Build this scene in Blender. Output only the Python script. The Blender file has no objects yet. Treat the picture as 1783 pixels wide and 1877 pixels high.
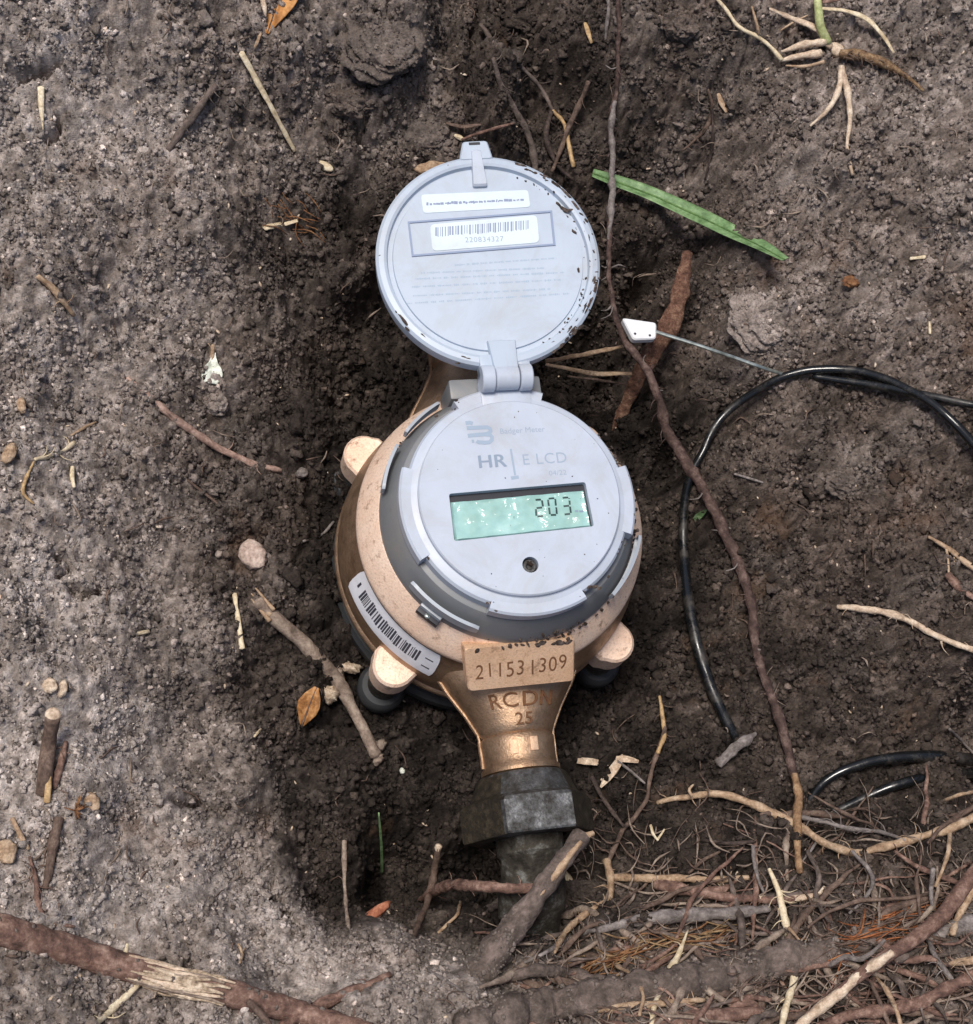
import bpy, bmesh, math, random
import numpy as np
from mathutils import Matrix, Vector, Euler
from mathutils.geometry import tessellate_polygon

random.seed(7)
RNG = np.random.default_rng(7)
S = 0.001                      # everything below is measured in millimetres, the scene is in metres
SC = bpy.context.scene
COL = SC.collection

# ------------------------------------------------------------------ camera
W, H, F, D = 1783, 1877, 3000.0, 620.0
th, ph = math.radians(22), math.radians(28)
ZC = np.array([-math.sin(th) * math.sin(ph), -math.sin(th) * math.cos(ph), math.cos(th)])
XC = np.cross([0, 1, 0.0], ZC); XC /= np.linalg.norm(XC)
YC = np.cross(ZC, XC)
CAM = np.array([0, 0, 65.0]) - (-ZC + (919 - W / 2) / F * XC - (966 - H / 2) / F * YC) * D
cd = bpy.data.cameras.new('camera')
cam = bpy.data.objects.new('camera', cd)
COL.objects.link(cam)
m = Matrix.Identity(4)
for i in range(3):
    m[i][0], m[i][1], m[i][2], m[i][3] = XC[i], YC[i], ZC[i], CAM[i] * S
cam.matrix_world = m
cd.sensor_fit = 'HORIZONTAL'; cd.sensor_width = 36; cd.lens = F / W * 36
cd.clip_start = 0.02; cd.clip_end = 200
SC.camera = cam

# ------------------------------------------------------------------ sky, sun, exposure
SUN_EL, SUN_AZ = 74, 290          # degrees; azimuth clockwise from +Y
world = bpy.data.worlds.new('World'); SC.world = world; world.use_nodes = True
wn = world.node_tree
sky = wn.nodes.new('ShaderNodeTexSky'); sky.sky_type = 'NISHITA'; sky.sun_disc = False
sky.sun_elevation = math.radians(SUN_EL); sky.sun_rotation = math.radians(SUN_AZ)
sky.air_density = 1.0; sky.dust_density = 4.0; sky.ozone_density = 1.0
bg = wn.nodes['Background']; bg.inputs['Strength'].default_value = 0.074
wn.links.new(sky.outputs[0], bg.inputs[0])
sd = bpy.data.lights.new('sun', 'SUN'); sd.energy = 2.4; sd.angle = math.radians(20); sd.color = (1.0, 0.95, 0.88)
sun = bpy.data.objects.new('sun', sd); COL.objects.link(sun)
e, a_ = math.radians(SUN_EL), math.radians(SUN_AZ)
sdir = Vector((math.cos(e) * math.sin(a_), math.cos(e) * math.cos(a_), math.sin(e)))
sun.rotation_euler = sdir.to_track_quat('Z', 'Y').to_euler(); sun.location = sdir * 3
SC.view_settings.view_transform = 'Standard'; SC.view_settings.look = 'None'
SC.view_settings.exposure = 0.35; SC.view_settings.gamma = 1; SC.view_settings.use_curve_mapping = False

# ------------------------------------------------------------------ picture <-> place
def ray(px, py):
    return -ZC + (px - W / 2) / F * XC - (py - H / 2) / F * YC
def at_z(px, py, z):
    d = ray(px, py); return CAM + d * ((z - CAM[2]) / d[2])
def hit_plane(px, py, P, N):
    d = ray(px, py); return CAM + d * (((P - CAM) @ N) / (d @ N))
AL = math.radians(7.5)
RM = np.array([[math.cos(AL), -math.sin(AL), 0], [math.sin(AL), math.cos(AL), 0], [0, 0, 1]])
def loc_z(px, py, z):            # meter-local x, y at height z
    p = RM.T @ at_z(px, py, z); return p[0], p[1]

# ------------------------------------------------------------------ noise (numpy)
def _perm(seed):
    p = np.random.default_rng(seed).permutation(256); return np.concatenate([p, p])
def perlin(x, y, seed=0):
    P = _perm(seed)
    xi, yi = np.floor(x).astype(int), np.floor(y).astype(int)
    xf, yf = x - xi, y - yi
    u, v = xf ** 3 * (xf * (xf * 6 - 15) + 10), yf ** 3 * (yf * (yf * 6 - 15) + 10)
    ang = np.random.default_rng(seed + 99).random(256) * 2 * np.pi
    def g(ix, iy, dx, dy):
        h = ang[P[(P[ix & 255] + iy) & 255]]; return np.cos(h) * dx + np.sin(h) * dy
    n00, n10 = g(xi, yi, xf, yf), g(xi + 1, yi, xf - 1, yf)
    n01, n11 = g(xi, yi + 1, xf, yf - 1), g(xi + 1, yi + 1, xf - 1, yf - 1)
    return ((n00 * (1 - u) + n10 * u) * (1 - v) + (n01 * (1 - u) + n11 * u) * v) * 1.5
def fbm(x, y, seed, octv=4, gain=0.5):
    s, a, f = 0, 1.0, 1.0
    for k in range(octv):
        s = s + a * perlin(x * f, y * f, seed + k * 7); a *= gain; f *= 2.03
    return s

# ------------------------------------------------------------------ the shape of the dug hole: heights in mm
CTRL = [  # picture x, y, height
    (0,0,78),(300,0,72),(500,100,62),(700,50,66),(680,200,48),(850,200,42),(900,120,44),(980,250,8),(1060,150,36),(1130,100,50),
    (1300,50,60),(1783,0,82),(1500,300,58),(1783,400,74),(1400,450,44),(1390,600,46),(1783,700,62),(1500,800,44),(1600,1000,46),
    (1400,950,32),(1290,1100,16),(1500,1200,30),(1783,1100,50),(1350,1400,14),(1480,1500,10),(1650,1450,10),(1745,1470,-42),(1775,1440,-30),(1783,1540,30),
    (592,950,0),(618,880,15),(862,120,14),(872,190,4),(640,760,-10),(640,1300,-4),(800,1400,-4),(850,1500,-6),(1100,1300,-4),(1150,1400,4),(1210,1000,-4),(1190,880,-18),(545,940,24),(560,760,30),(560,1180,14),(660,1370,2),
    (1100,740,-62),(1050,690,-62),(1130,600,-42),(1130,540,-14),(1160,440,12),(900,480,0),(700,350,26),(685,600,-4),(600,300,40),(760,300,30),(640,480,28),
    (0,500,66),(300,400,56),(420,620,42),(250,800,45),(0,900,62),(450,900,30),(500,1050,22),(350,1150,36),(150,1150,52),(0,1200,64),
    (540,1250,14),(400,1400,26),(600,1430,10),(300,1550,40),(100,1500,56),(500,1600,26),(600,1630,-2),(690,1640,-48),(740,1618,-34),(640,1585,6),(540,1730,32),
    (300,1750,46),(0,1650,60),(0,1877,66),(400,1860,54),(700,1740,42),(700,1860,56),(860,1600,-42),(900,1660,-40),(905,1600,-40),(900,1700,22),(970,1760,46),
    (850,1860,60),(1100,1560,10),(1200,1620,24),(1150,1720,44),(1300,1650,34),(1400,1580,28),(1600,1600,40),(1700,1620,46),(1300,1800,58),(1600,1750,58),
    (1783,1800,68),(1200,1877,66),(1240,620,18),(1290,760,22),(1330,840,30),(1240,520,32),(1620,560,56),(1000,1450,0),(1000,1560,-10),(960,1600,-30),
]
CP = np.array([list(at_z(px, py, z)[:2]) + [z] for px, py, z in CTRL])
def base_height(x, y):
    x, y = np.asarray(x, float), np.asarray(y, float)
    num = np.zeros_like(x); den = np.zeros_like(x)
    for cx, cy, cz in CP:
        w = 1.0 / ((x - cx) ** 2 + (y - cy) ** 2 + 30.0) ** 2
        num += w * cz; den += w
    z = num / den
    r = np.hypot(x, y)
    k = np.clip((r - 270) / 400, 0, 1)
    return z * (1 - k) + 62 * k + 0.30 * np.clip(r - 130, 0, 330)      # the banks keep rising out of the hole
CRACKS = [[(858,60),(852,130),(858,200)],[(880,0),(872,60),(862,110)],[(655,195),(668,262)],[(300,0),(308,60),(318,90)],[(120,240),(60,262)],
          [(122,300),(112,330),(98,340)],[(110,1030),(122,1060)],[(130,1085),(175,1100)],[(1010,40),(960,62)],[(720,62),(700,20)],
          [(560,1705),(520,1640),(500,1610)],[(420,1470),(330,1455)]]
def seg_dist(x, y, pts):
    d = np.full(x.shape, 1e9)
    for (ax, ay), (bx, by) in zip(pts[:-1], pts[1:]):
        vx, vy = bx - ax, by - ay
        t = np.clip(((x - ax) * vx + (y - ay) * vy) / (vx * vx + vy * vy), 0, 1)
        d = np.minimum(d, np.hypot(x - ax - t * vx, y - ay - t * vy))
    return d
SOIL_TONES = [  # picture x, y, how dry and pale (0..1), how dark from damp and painted pit shade (0..1)
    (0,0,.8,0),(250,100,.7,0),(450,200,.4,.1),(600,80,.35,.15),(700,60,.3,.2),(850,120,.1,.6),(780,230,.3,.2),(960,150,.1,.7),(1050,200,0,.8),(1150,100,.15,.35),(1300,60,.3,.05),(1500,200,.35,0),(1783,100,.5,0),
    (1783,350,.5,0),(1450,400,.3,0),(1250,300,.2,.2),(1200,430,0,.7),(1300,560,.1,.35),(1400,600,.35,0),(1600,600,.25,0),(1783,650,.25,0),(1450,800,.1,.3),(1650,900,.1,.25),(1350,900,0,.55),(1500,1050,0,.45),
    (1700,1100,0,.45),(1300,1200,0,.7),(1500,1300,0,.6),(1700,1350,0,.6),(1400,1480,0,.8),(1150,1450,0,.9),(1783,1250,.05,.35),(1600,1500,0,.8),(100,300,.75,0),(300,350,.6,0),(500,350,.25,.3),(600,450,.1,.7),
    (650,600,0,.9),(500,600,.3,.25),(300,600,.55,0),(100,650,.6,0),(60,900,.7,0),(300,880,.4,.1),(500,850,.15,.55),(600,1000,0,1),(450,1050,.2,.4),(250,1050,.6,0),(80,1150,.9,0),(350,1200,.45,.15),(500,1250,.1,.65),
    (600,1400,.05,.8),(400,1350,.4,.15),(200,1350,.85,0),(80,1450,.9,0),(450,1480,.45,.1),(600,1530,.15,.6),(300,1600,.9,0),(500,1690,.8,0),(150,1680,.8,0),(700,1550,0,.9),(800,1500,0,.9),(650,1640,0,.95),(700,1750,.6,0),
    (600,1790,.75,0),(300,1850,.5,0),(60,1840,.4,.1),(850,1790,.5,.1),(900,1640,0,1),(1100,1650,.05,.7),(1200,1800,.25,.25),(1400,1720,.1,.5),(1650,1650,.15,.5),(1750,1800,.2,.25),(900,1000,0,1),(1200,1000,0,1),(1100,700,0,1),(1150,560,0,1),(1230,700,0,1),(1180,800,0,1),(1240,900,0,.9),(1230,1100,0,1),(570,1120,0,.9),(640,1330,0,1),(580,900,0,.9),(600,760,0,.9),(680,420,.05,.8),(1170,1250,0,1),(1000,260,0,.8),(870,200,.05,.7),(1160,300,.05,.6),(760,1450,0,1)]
DP = np.array([list(at_z(px, py, 40)[:2]) + [d, w] for px, py, d, w in SOIL_TONES])
def soil_tone(x, y, col):
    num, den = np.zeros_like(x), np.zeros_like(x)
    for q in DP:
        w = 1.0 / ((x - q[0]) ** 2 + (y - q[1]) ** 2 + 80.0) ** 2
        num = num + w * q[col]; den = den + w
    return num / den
def dryness(x, y):               # pale dry soil on the banks, moist brown soil in the dug hole
    x, y = np.asarray(x, float), np.asarray(y, float)
    return np.clip(soil_tone(x, y, 2) + 0.20 * fbm(x / 34, y / 34, 5, 4), 0, 1)
def wet_and_shade(x, y):               # damp dug soil, with the pit's shade put into its colour too
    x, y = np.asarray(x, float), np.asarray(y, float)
    return np.clip(soil_tone(x, y, 3) + 0.28 * fbm(x / 22, y / 22, 15, 4), 0, 1)
def cells(x, y, size, seed):      # cellular noise: distance to the nearest lump centre and to the seam between lumps
    rg = np.random.default_rng(seed); J = rg.random((256, 2)); P = _perm(seed)
    u, v = x / size, y / size; iu, iv = np.floor(u).astype(int), np.floor(v).astype(int)
    f1 = np.full(u.shape, 9.0); f2 = np.full(u.shape, 9.0); hid = np.zeros(u.shape)
    for a in (-1, 0, 1):
        for b in (-1, 0, 1):
            h = P[(P[(iu + a) & 255] + iv + b) & 255]
            d = np.hypot(iu + a + J[h, 0] - u, iv + b + J[h, 1] - v)
            hid = np.where(d < f1, h / 255.0, hid)
            f2 = np.minimum(f2, np.maximum(f1, d)); f1 = np.minimum(f1, d)
    return f1, f2 - f1, hid

def axis(lo, hi, step, far):
    a = list(np.arange(lo, hi + 1e-6, step)); s = step
    p, q = [], []
    v = hi
    while v < far: s *= 1.10; v += s; p.append(v)
    s = step; v = lo
    while v > -far: s *= 1.10; v -= s; q.append(v)
    return np.array(q[::-1] + a + p)
GX, GY = axis(-222, 256, 0.95, 6000), axis(-212, 298, 0.95, 6000)
XX, YY = np.meshgrid(GX, GY)
ZB = base_height(XX, YY)
DRY = dryness(XX, YY); WET_SHADE = wet_and_shade(XX, YY)
near = np.clip(1 - (np.hypot(XX, YY) - 300) / 900, 0, 1)
out = np.maximum(np.maximum(-222 - XX, XX - 256), np.maximum(-212 - YY, YY - 298)); fine = np.clip(1 - out / 45, 0, 1)   # relief finer than the mesh fades where the mesh coarsens
rough = 0.75 + 0.6 * (1 - DRY)
_tx, _ty = at_z(1350, 1740, 50)[:2]; rough = rough + 0.9 * np.clip(1 - np.hypot((XX - _tx) / 110, (YY - _ty) / 48), 0, 1)
wx, wy = XX + 3.0 * fbm(XX / 9, YY / 9, 51, 3), YY + 3.0 * fbm(XX / 9, YY / 9, 57, 3)
A1, S1, H1 = cells(wx, wy, 9.5, 61); A2, S2, H2 = cells(wx * 1.1 + 40, wy, 4.2, 67); A3, S3, H3 = cells(XX + 0.8 * fbm(XX / 3, YY / 3, 91, 2), YY + 0.8 * fbm(XX / 3, YY / 3, 93, 2), 2.1, 71)
fres = 1 - 0.55 * DRY             # moist soil holds in clods with deep seams, dry soil lies finer
clods = (3.4 * (H1 - 0.5) - 3.2 * np.clip(1 - S1 / 0.22, 0, 1) * (H2 > 0.35)) * fres + (2.6 * (H2 - 0.5) - 2.4 * np.clip(1 - S2 / 0.30, 0, 1) * (H3 > 0.3)) * (0.45 + 0.55 * fres) \
    + 1.5 * (H3 - 0.5) - 1.0 * np.clip(A3 - 0.35, 0, 1) - 0.9 * np.clip(1 - S3 / 0.35, 0, 1)
ZF = ZB + (3.4 * fbm(XX / 26, YY / 26, 11, 2) + fine * (rough * 1.9 * fbm(XX / 8.5, YY / 8.5, 23, 3)
           + 0.95 * rough * clods + 0.5 * fbm(XX / 1.7, YY / 1.7, 43, 2))) * near + (1 - near) * 30 * fbm(XX / 700, YY / 700, 3, 3)
for cr in CRACKS:
    pts = [tuple(at_z(px, py, 50)[:2]) for px, py in cr]
    wob = fbm(XX / 5, YY / 5, 77, 3) * 2.6
    ZF -= 10 * np.exp(-(np.abs(seg_dist(XX + wob, YY + wob, pts)) / 1.15) ** 2)
def ground_at(x, y):
    i = np.clip(np.searchsorted(GX, x) - 1, 0, len(GX) - 2); j = np.clip(np.searchsorted(GY, y) - 1, 0, len(GY) - 2)
    tx = (x - GX[i]) / (GX[i + 1] - GX[i]); ty = (y - GY[j]) / (GY[j + 1] - GY[j])
    return ((ZF[j, i] * (1 - tx) + ZF[j, i + 1] * tx) * (1 - ty) + (ZF[j + 1, i] * (1 - tx) + ZF[j + 1, i + 1] * tx) * ty)
def at(px, py, lift=0.0):        # the point of the soil seen at that place of the photograph, raised by lift
    d = ray(px, py)
    zs = np.arange(135, -60, -0.5)
    P = CAM[None] + d[None] * ((zs - CAM[2]) / d[2])[:, None]
    g = ground_at(P[:, 0], P[:, 1]) + lift
    k = np.argmax(zs <= g)
    return P[k]

# ------------------------------------------------------------------ materials
def mat(name, rough=0.6, metal=0.0, spec=0.5):
    M = bpy.data.materials.new(name); M.use_nodes = True
    b = M.node_tree.nodes['Principled BSDF']
    b.inputs['Roughness'].default_value = rough; b.inputs['Metallic'].default_value = metal
    b.inputs['Specular IOR Level'].default_value = spec
    return M, M.node_tree, b
def node(nt, t, **kw):
    n = nt.nodes.new(t)
    for k, v in kw.items():
        setattr(n, k, v)
    return n
def noise(nt, scale, detail=4, rough=0.6, vec=None, dist=0.0):
    n = node(nt, 'ShaderNodeTexNoise'); n.inputs['Scale'].default_value = scale; n.inputs['Detail'].default_value = detail
    n.inputs['Roughness'].default_value = rough; n.inputs['Distortion'].default_value = dist
    if vec is None:
        g = nt.nodes.get('geo') or node(nt, 'ShaderNodeTexCoord', name='geo')
        vec = g.outputs['Object']
    nt.links.new(vec, n.inputs['Vector']); return n.outputs['Fac']
def ramp(nt, fac, stops):
    r = node(nt, 'ShaderNodeValToRGB'); nt.links.new(fac, r.inputs['Fac'])
    el = r.color_ramp.elements
    while len(el) < len(stops): el.new(0.5)
    for k, (p, c_) in enumerate(stops):
        el[k].position = p; el[k].color = (*c_, 1) if len(c_) == 3 else c_
    return r.outputs['Color']
def mix(nt, fac, A, B, blend='MIX'):
    n = node(nt, 'ShaderNodeMix', data_type='RGBA', blend_type=blend)
    for s, v in ((n.inputs[0], fac), (n.inputs[6], A), (n.inputs[7], B)):
        if isinstance(v, bpy.types.NodeSocket): nt.links.new(v, s)
        elif isinstance(v, (int, float)): s.default_value = v
        else: s.default_value = (*v, 1)
    return n.outputs[2]
def bump(nt, b, h, strength, dist):
    n = node(nt, 'ShaderNodeBump'); n.inputs['Strength'].default_value = strength; n.inputs['Distance'].default_value = dist
    nt.links.new(h, n.inputs['Height']); nt.links.new(n.outputs[0], b.inputs['Normal'])
def attr(nt, name):
    n = node(nt, 'ShaderNodeAttribute', attribute_name=name); return n.outputs['Fac']
def mrange(nt, v, a, b_, c_, d_):
    n = node(nt, 'ShaderNodeMapRange')
    nt.links.new(v, n.inputs[0])
    for k, x in zip((1, 2, 3, 4), (a, b_, c_, d_)): n.inputs[k].default_value = x
    return n.outputs[0]

def soil_material():
    M, nt, b = mat('soil', 0.95, 0, 0.25)
    dry, rnd = attr(nt, 'dry'), attr(nt, 'tint')
    wet_shade = attr(nt, 'wet_shade')
    f1 = noise(nt, 120, 5, 0.65); f2 = noise(nt, 900, 4, 0.7); f3 = noise(nt, 28, 3)
    moist = ramp(nt, f1, [(0.25, (0.060, 0.046, 0.038)), (0.5, (0.160, 0.124, 0.105)), (0.75, (0.275, 0.222, 0.192))])
    pale = ramp(nt, f1, [(0.25, (0.27, 0.229, 0.208)), (0.5, (0.495, 0.438, 0.405)), (0.75, (0.66, 0.60, 0.565))])
    c0 = mix(nt, dry, moist, pale)
    c1 = mix(nt, wet_shade, c0, ramp(nt, f1, [(0.25, (0.008, 0.006, 0.005)), (0.5, (0.022, 0.0165, 0.0135)), (0.75, (0.050, 0.039, 0.033))]))  # near-black mix: damp soil plus the hole's shade painted into the colour
    grain = ramp(nt, f2, [(0.30, (0.45, 0.44, 0.43)), (0.5, (1.0, 1.0, 1.0)), (0.72, (1.55, 1.52, 1.5))])
    c2 = mix(nt, 0.8, c1, grain, 'MULTIPLY')
    tin = ramp(nt, rnd, [(0.0, (0.22, 0.195, 0.18)), (0.45, (0.90, 0.88, 0.87)), (0.9, (1.8, 1.8, 1.82)), (1.0, (2.6, 2.55, 2.5))])
    c3 = mix(nt, 1.0, c2, tin, 'MULTIPLY')
    rusty = ramp(nt, f3, [(0.62, (0, 0, 0)), (0.75, (0.55, 0.55, 0.55))])
    c4 = mix(nt, rusty, c3, (0.15, 0.085, 0.05))
    nt.links.new(c4, b.inputs['Base Color'])
    bump(nt, b, f2, 1.0, 0.0012)
    return M
SOIL = soil_material()

def bark(name, dark, mid, lite, sc=1.0, rough=0.8, b_str=0.6):
    M, nt, b = mat(name, rough, 0, 0.3)
    f = noise(nt, 210 * sc, 6, 0.72); g = noise(nt, 900 * sc, 4, 0.7)
    c1 = ramp(nt, f, [(0.32, dark), (0.5, mid), (0.68, lite)])
    c2 = ramp(nt, g, [(0.3, (0.6, 0.58, 0.56)), (0.55, (1, 1, 1)), (0.75, (1.25, 1.22, 1.2))])
    nt.links.new(mix(nt, 0.8, c1, c2, 'MULTIPLY'), b.inputs['Base Color'])
    bump(nt, b, mix(nt, 0.5, f, g), b_str, 0.0014)
    return M
REDDISH = bark('reddish root bark', (0.06, 0.036, 0.030), (0.19, 0.110, 0.085), (0.40, 0.27, 0.215))
BROWN = bark('brown twig bark', (0.055, 0.038, 0.030), (0.135, 0.090, 0.070), (0.24, 0.17, 0.135))
DARKROOT = bark('dark root bark', (0.022, 0.016, 0.014), (0.062, 0.044, 0.038), (0.13, 0.095, 0.08))
GREYROOT = bark('grey root bark', (0.09, 0.075, 0.07), (0.20, 0.172, 0.162), (0.34, 0.30, 0.285))
MUDROOT = bark('muddy root bark', (0.05, 0.038, 0.032), (0.13, 0.10, 0.086), (0.24, 0.185, 0.165), 0.7, 0.9, 1.0)
TAN = bark('tan root', (0.20, 0.12, 0.07), (0.42, 0.29, 0.19), (0.60, 0.46, 0.33))
PALE = bark('pale root', (0.36, 0.25, 0.17), (0.62, 0.48, 0.36), (0.82, 0.70, 0.56))
STRAW = bark('straw', (0.42, 0.32, 0.19), (0.70, 0.58, 0.40), (0.85, 0.76, 0.58), 1, 0.6, 0.3)
YELLOW = bark('yellow root', (0.24, 0.15, 0.075), (0.48, 0.32, 0.16), (0.68, 0.49, 0.28), 1, 0.6, 0.3)
ORANGE = bark('orange fibre', (0.08, 0.035, 0.016), (0.20, 0.092, 0.042), (0.36, 0.19, 0.09))
PEELED = bark('peeled wood', (0.12, 0.085, 0.06), (0.46, 0.35, 0.25), (0.80, 0.68, 0.54), 1.4)
TWIG = bark('weathered twig bark', (0.12, 0.088, 0.068), (0.27, 0.205, 0.165), (0.44, 0.36, 0.29))
LEAFM = bark('dry leaf', (0.22, 0.085, 0.02), (0.46, 0.20, 0.055), (0.60, 0.31, 0.11), 0.6, 0.55, 0.3)
STONE = bark('pinkish stone', (0.30, 0.22, 0.18), (0.52, 0.40, 0.34), (0.72, 0.60, 0.52), 0.8)
CHIP = bark('white chip', (0.55, 0.58, 0.48), (0.76, 0.80, 0.70), (0.88, 0.9, 0.82), 0.6, 0.6, 0.3)
GREEN = bark('grass blade', (0.085, 0.155, 0.06), (0.165, 0.285, 0.125), (0.30, 0.43, 0.23), 0.7, 0.5, 0.3)
STEM = bark('pale green stem', (0.30, 0.34, 0.12), (0.48, 0.52, 0.24), (0.65, 0.66, 0.38), 0.7, 0.5, 0.3)

def plastic(name, col, rough=0.35, spots=0.0, spot_col=(0.1, 0.07, 0.05), b_str=0.12):
    M, nt, b = mat(name, rough, 0, 0.45)
    f = noise(nt, 260, 5, 0.7); f2 = noise(nt, 60, 3); fine = noise(nt, 2600, 2)
    dirt = ramp(nt, f, [(0.66 - spots * 0.1, (0, 0, 0)), (0.80, (spots, spots, spots))])
    base = mix(nt, mrange(nt, f2, 0.3, 0.7, 0.0, 1.0), tuple(x * 0.93 for x in col), col)
    film = ramp(nt, noise(nt, 38, 7, 0.75, dist=0.8), [(0.46, (0, 0, 0)), (0.78, (0.42, 0.42, 0.42))])
    base = mix(nt, film if spots and max(col) > 0.15 else 0.0, base, (0.33, 0.28, 0.23))
    nt.links.new(mix(nt, dirt, base, spot_col), b.inputs['Base Color'])
    nt.links.new(mrange(nt, f2, 0.3, 0.7, rough - 0.06, rough + 0.10), b.inputs['Roughness'])
    bump(nt, b, fine, b_str, 0.0001)
    return M
WHITE = plastic('pale blue-grey plastic', (0.49, 0.545, 0.645), 0.38, 0.14)
LIDIN = plastic('pale blue lid plastic', (0.455, 0.53, 0.635), 0.36, 0.08)
GREYP = plastic('grey plastic', (0.175, 0.185, 0.20), 0.42, 0.35, (0.10, 0.085, 0.07))
DARKP = plastic('dark grey rubber', (0.030, 0.032, 0.035), 0.6, 0.6, (0.10, 0.08, 0.065))
PAPER = plastic('white label paper', (0.66, 0.76, 0.82), 0.5, 0.03)
INK = plastic('pale print', (0.245, 0.31, 0.41), 0.5)
INK2 = plastic('faint print', (0.32, 0.40, 0.51), 0.5)
BARINK = plastic('barcode ink', (0.24, 0.29, 0.43), 0.5)
DARKINK = plastic('dark print', (0.05, 0.05, 0.07), 0.5)
SEGINK = plastic('digit ink', (0.03, 0.06, 0.06), 0.4)
SLOT = plastic('dark slot', (0.02, 0.02, 0.03), 0.5)
GAP = plastic('seam line', (0.25, 0.31, 0.45), 0.5)
def cable_material():
    M, nt, b = mat('black cable sheath', 0.16, 0, 0.6)
    f = noise(nt, 90, 5, 0.7); g = noise(nt, 500, 3)
    nt.links.new(ramp(nt, f, [(0.50, (0.007, 0.008, 0.009)), (0.74, (0.06, 0.05, 0.043))]), b.inputs['Base Color'])
    nt.links.new(mrange(nt, f, 0.46, 0.70, 0.15, 0.7), b.inputs['Roughness'])
    bump(nt, b, g, 0.15, 0.0003); return M
CABLE = cable_material()
def brass_material(name, lite, dark, metal=0.75, rough=0.46):
    M, nt, b = mat(name, rough, metal, 0.5)
    f = noise(nt, 70, 5, 0.65); g = noise(nt, 1300, 3, 0.7); h = noise(nt, 240, 5, 0.7)
    c1 = mix(nt, mrange(nt, f, 0.35, 0.68, 0, 1), lite, dark)
    c2 = ramp(nt, g, [(0.25, (0.72, 0.68, 0.66)), (0.5, (1, 1, 1)), (0.8, (1.12, 1.1, 1.1))])
    c3 = mix(nt, 1.0, c1, c2, 'MULTIPLY')
    dirt = ramp(nt, h, [(0.56, (0, 0, 0)), (0.70, (0.8, 0.8, 0.8))])
    nt.links.new(mix(nt, dirt, c3, (0.26, 0.15, 0.09)), b.inputs['Base Color'])
    nt.links.new(mrange(nt, h, 0.4, 0.72, rough, rough + 0.25), b.inputs['Roughness'])
    bump(nt, b, g, 0.40, 0.0005)
    return M
BRASS = brass_material('raw cast bronze', (0.50, 0.345, 0.23), (0.30, 0.195, 0.122), 0.85, 0.40)
BRIGHT = brass_material('machined bronze', (0.90, 0.70, 0.56), (0.82, 0.58, 0.43), 0.3, 0.5)
BRASSD = brass_material('stamped bronze', (0.80, 0.55, 0.37), (0.66, 0.42, 0.26), 0.35, 0.5)
STAMP = brass_material('grimy stamping', (0.20, 0.092, 0.04), (0.11, 0.048, 0.022), 0.1, 0.8)
def steel_material():
    M, nt, b = mat('weathered steel', 0.5, 0.55, 0.5)
    f = noise(nt, 130, 5, 0.7); g = noise(nt, 800, 4, 0.7)
    c1 = ramp(nt, f, [(0.36, (0.028, 0.024, 0.019)), (0.52, (0.080, 0.080, 0.081)), (0.7, (0.185, 0.19, 0.20))])
    c2 = ramp(nt, g, [(0.3, (0.55, 0.52, 0.5)), (0.6, (1.1, 1.1, 1.1))])
    nt.links.new(mix(nt, 0.9, c1, c2, 'MULTIPLY'), b.inputs['Base Color'])
    nt.links.new(mrange(nt, f, 0.35, 0.65, 0.75, 0.38), b.inputs['Roughness'])
    bump(nt, b, g, 0.6, 0.0006); return M
STEEL = steel_material()
def mudsteel_material():
    M, nt, b = mat('muddy pipe', 0.8, 0.1, 0.3)
    f = noise(nt, 140, 5, 0.7); g = noise(nt, 700, 4)
    nt.links.new(ramp(nt, f, [(0.36, (0.014, 0.011, 0.008)), (0.55, (0.055, 0.048, 0.038)), (0.72, (0.20, 0.20, 0.19))]), b.inputs['Base Color'])
    bump(nt, b, g, 0.8, 0.0008); return M
MUDSTEEL = mudsteel_material()
def wire_material():
    M, nt, b = mat('galvanised wire', 0.3, 0.8, 0.5)
    nt.links.new(ramp(nt, noise(nt, 300, 3), [(0.3, (0.25, 0.28, 0.26)), (0.7, (0.62, 0.68, 0.64))]), b.inputs['Base Color']); return M
WIRE = wire_material()
def lcd_material():
    M, nt, b = mat('display glass', 0.10, 0, 0.6)
    f = noise(nt, 70, 4, 0.6); g = noise(nt, 130, 3, 0.5, dist=1.5)
    nt.links.new(ramp(nt, f, [(0.3, (0.28, 0.46, 0.41)), (0.55, (0.36, 0.60, 0.57)), (0.75, (0.48, 0.72, 0.71))]), b.inputs['Base Color'])
    b.inputs['Coat Weight'].default_value = 1.0; b.inputs['Coat Roughness'].default_value = 0.05
    n = node(nt, 'ShaderNodeBump'); n.inputs['Strength'].default_value = 1.0; n.inputs['Distance'].default_value = 0.004
    nt.links.new(g, n.inputs['Height']); nt.links.new(n.outputs[0], b.inputs['Coat Normal']); n.inputs['Strength'].default_value = 0.25
    return M
LCD = lcd_material()

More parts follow.
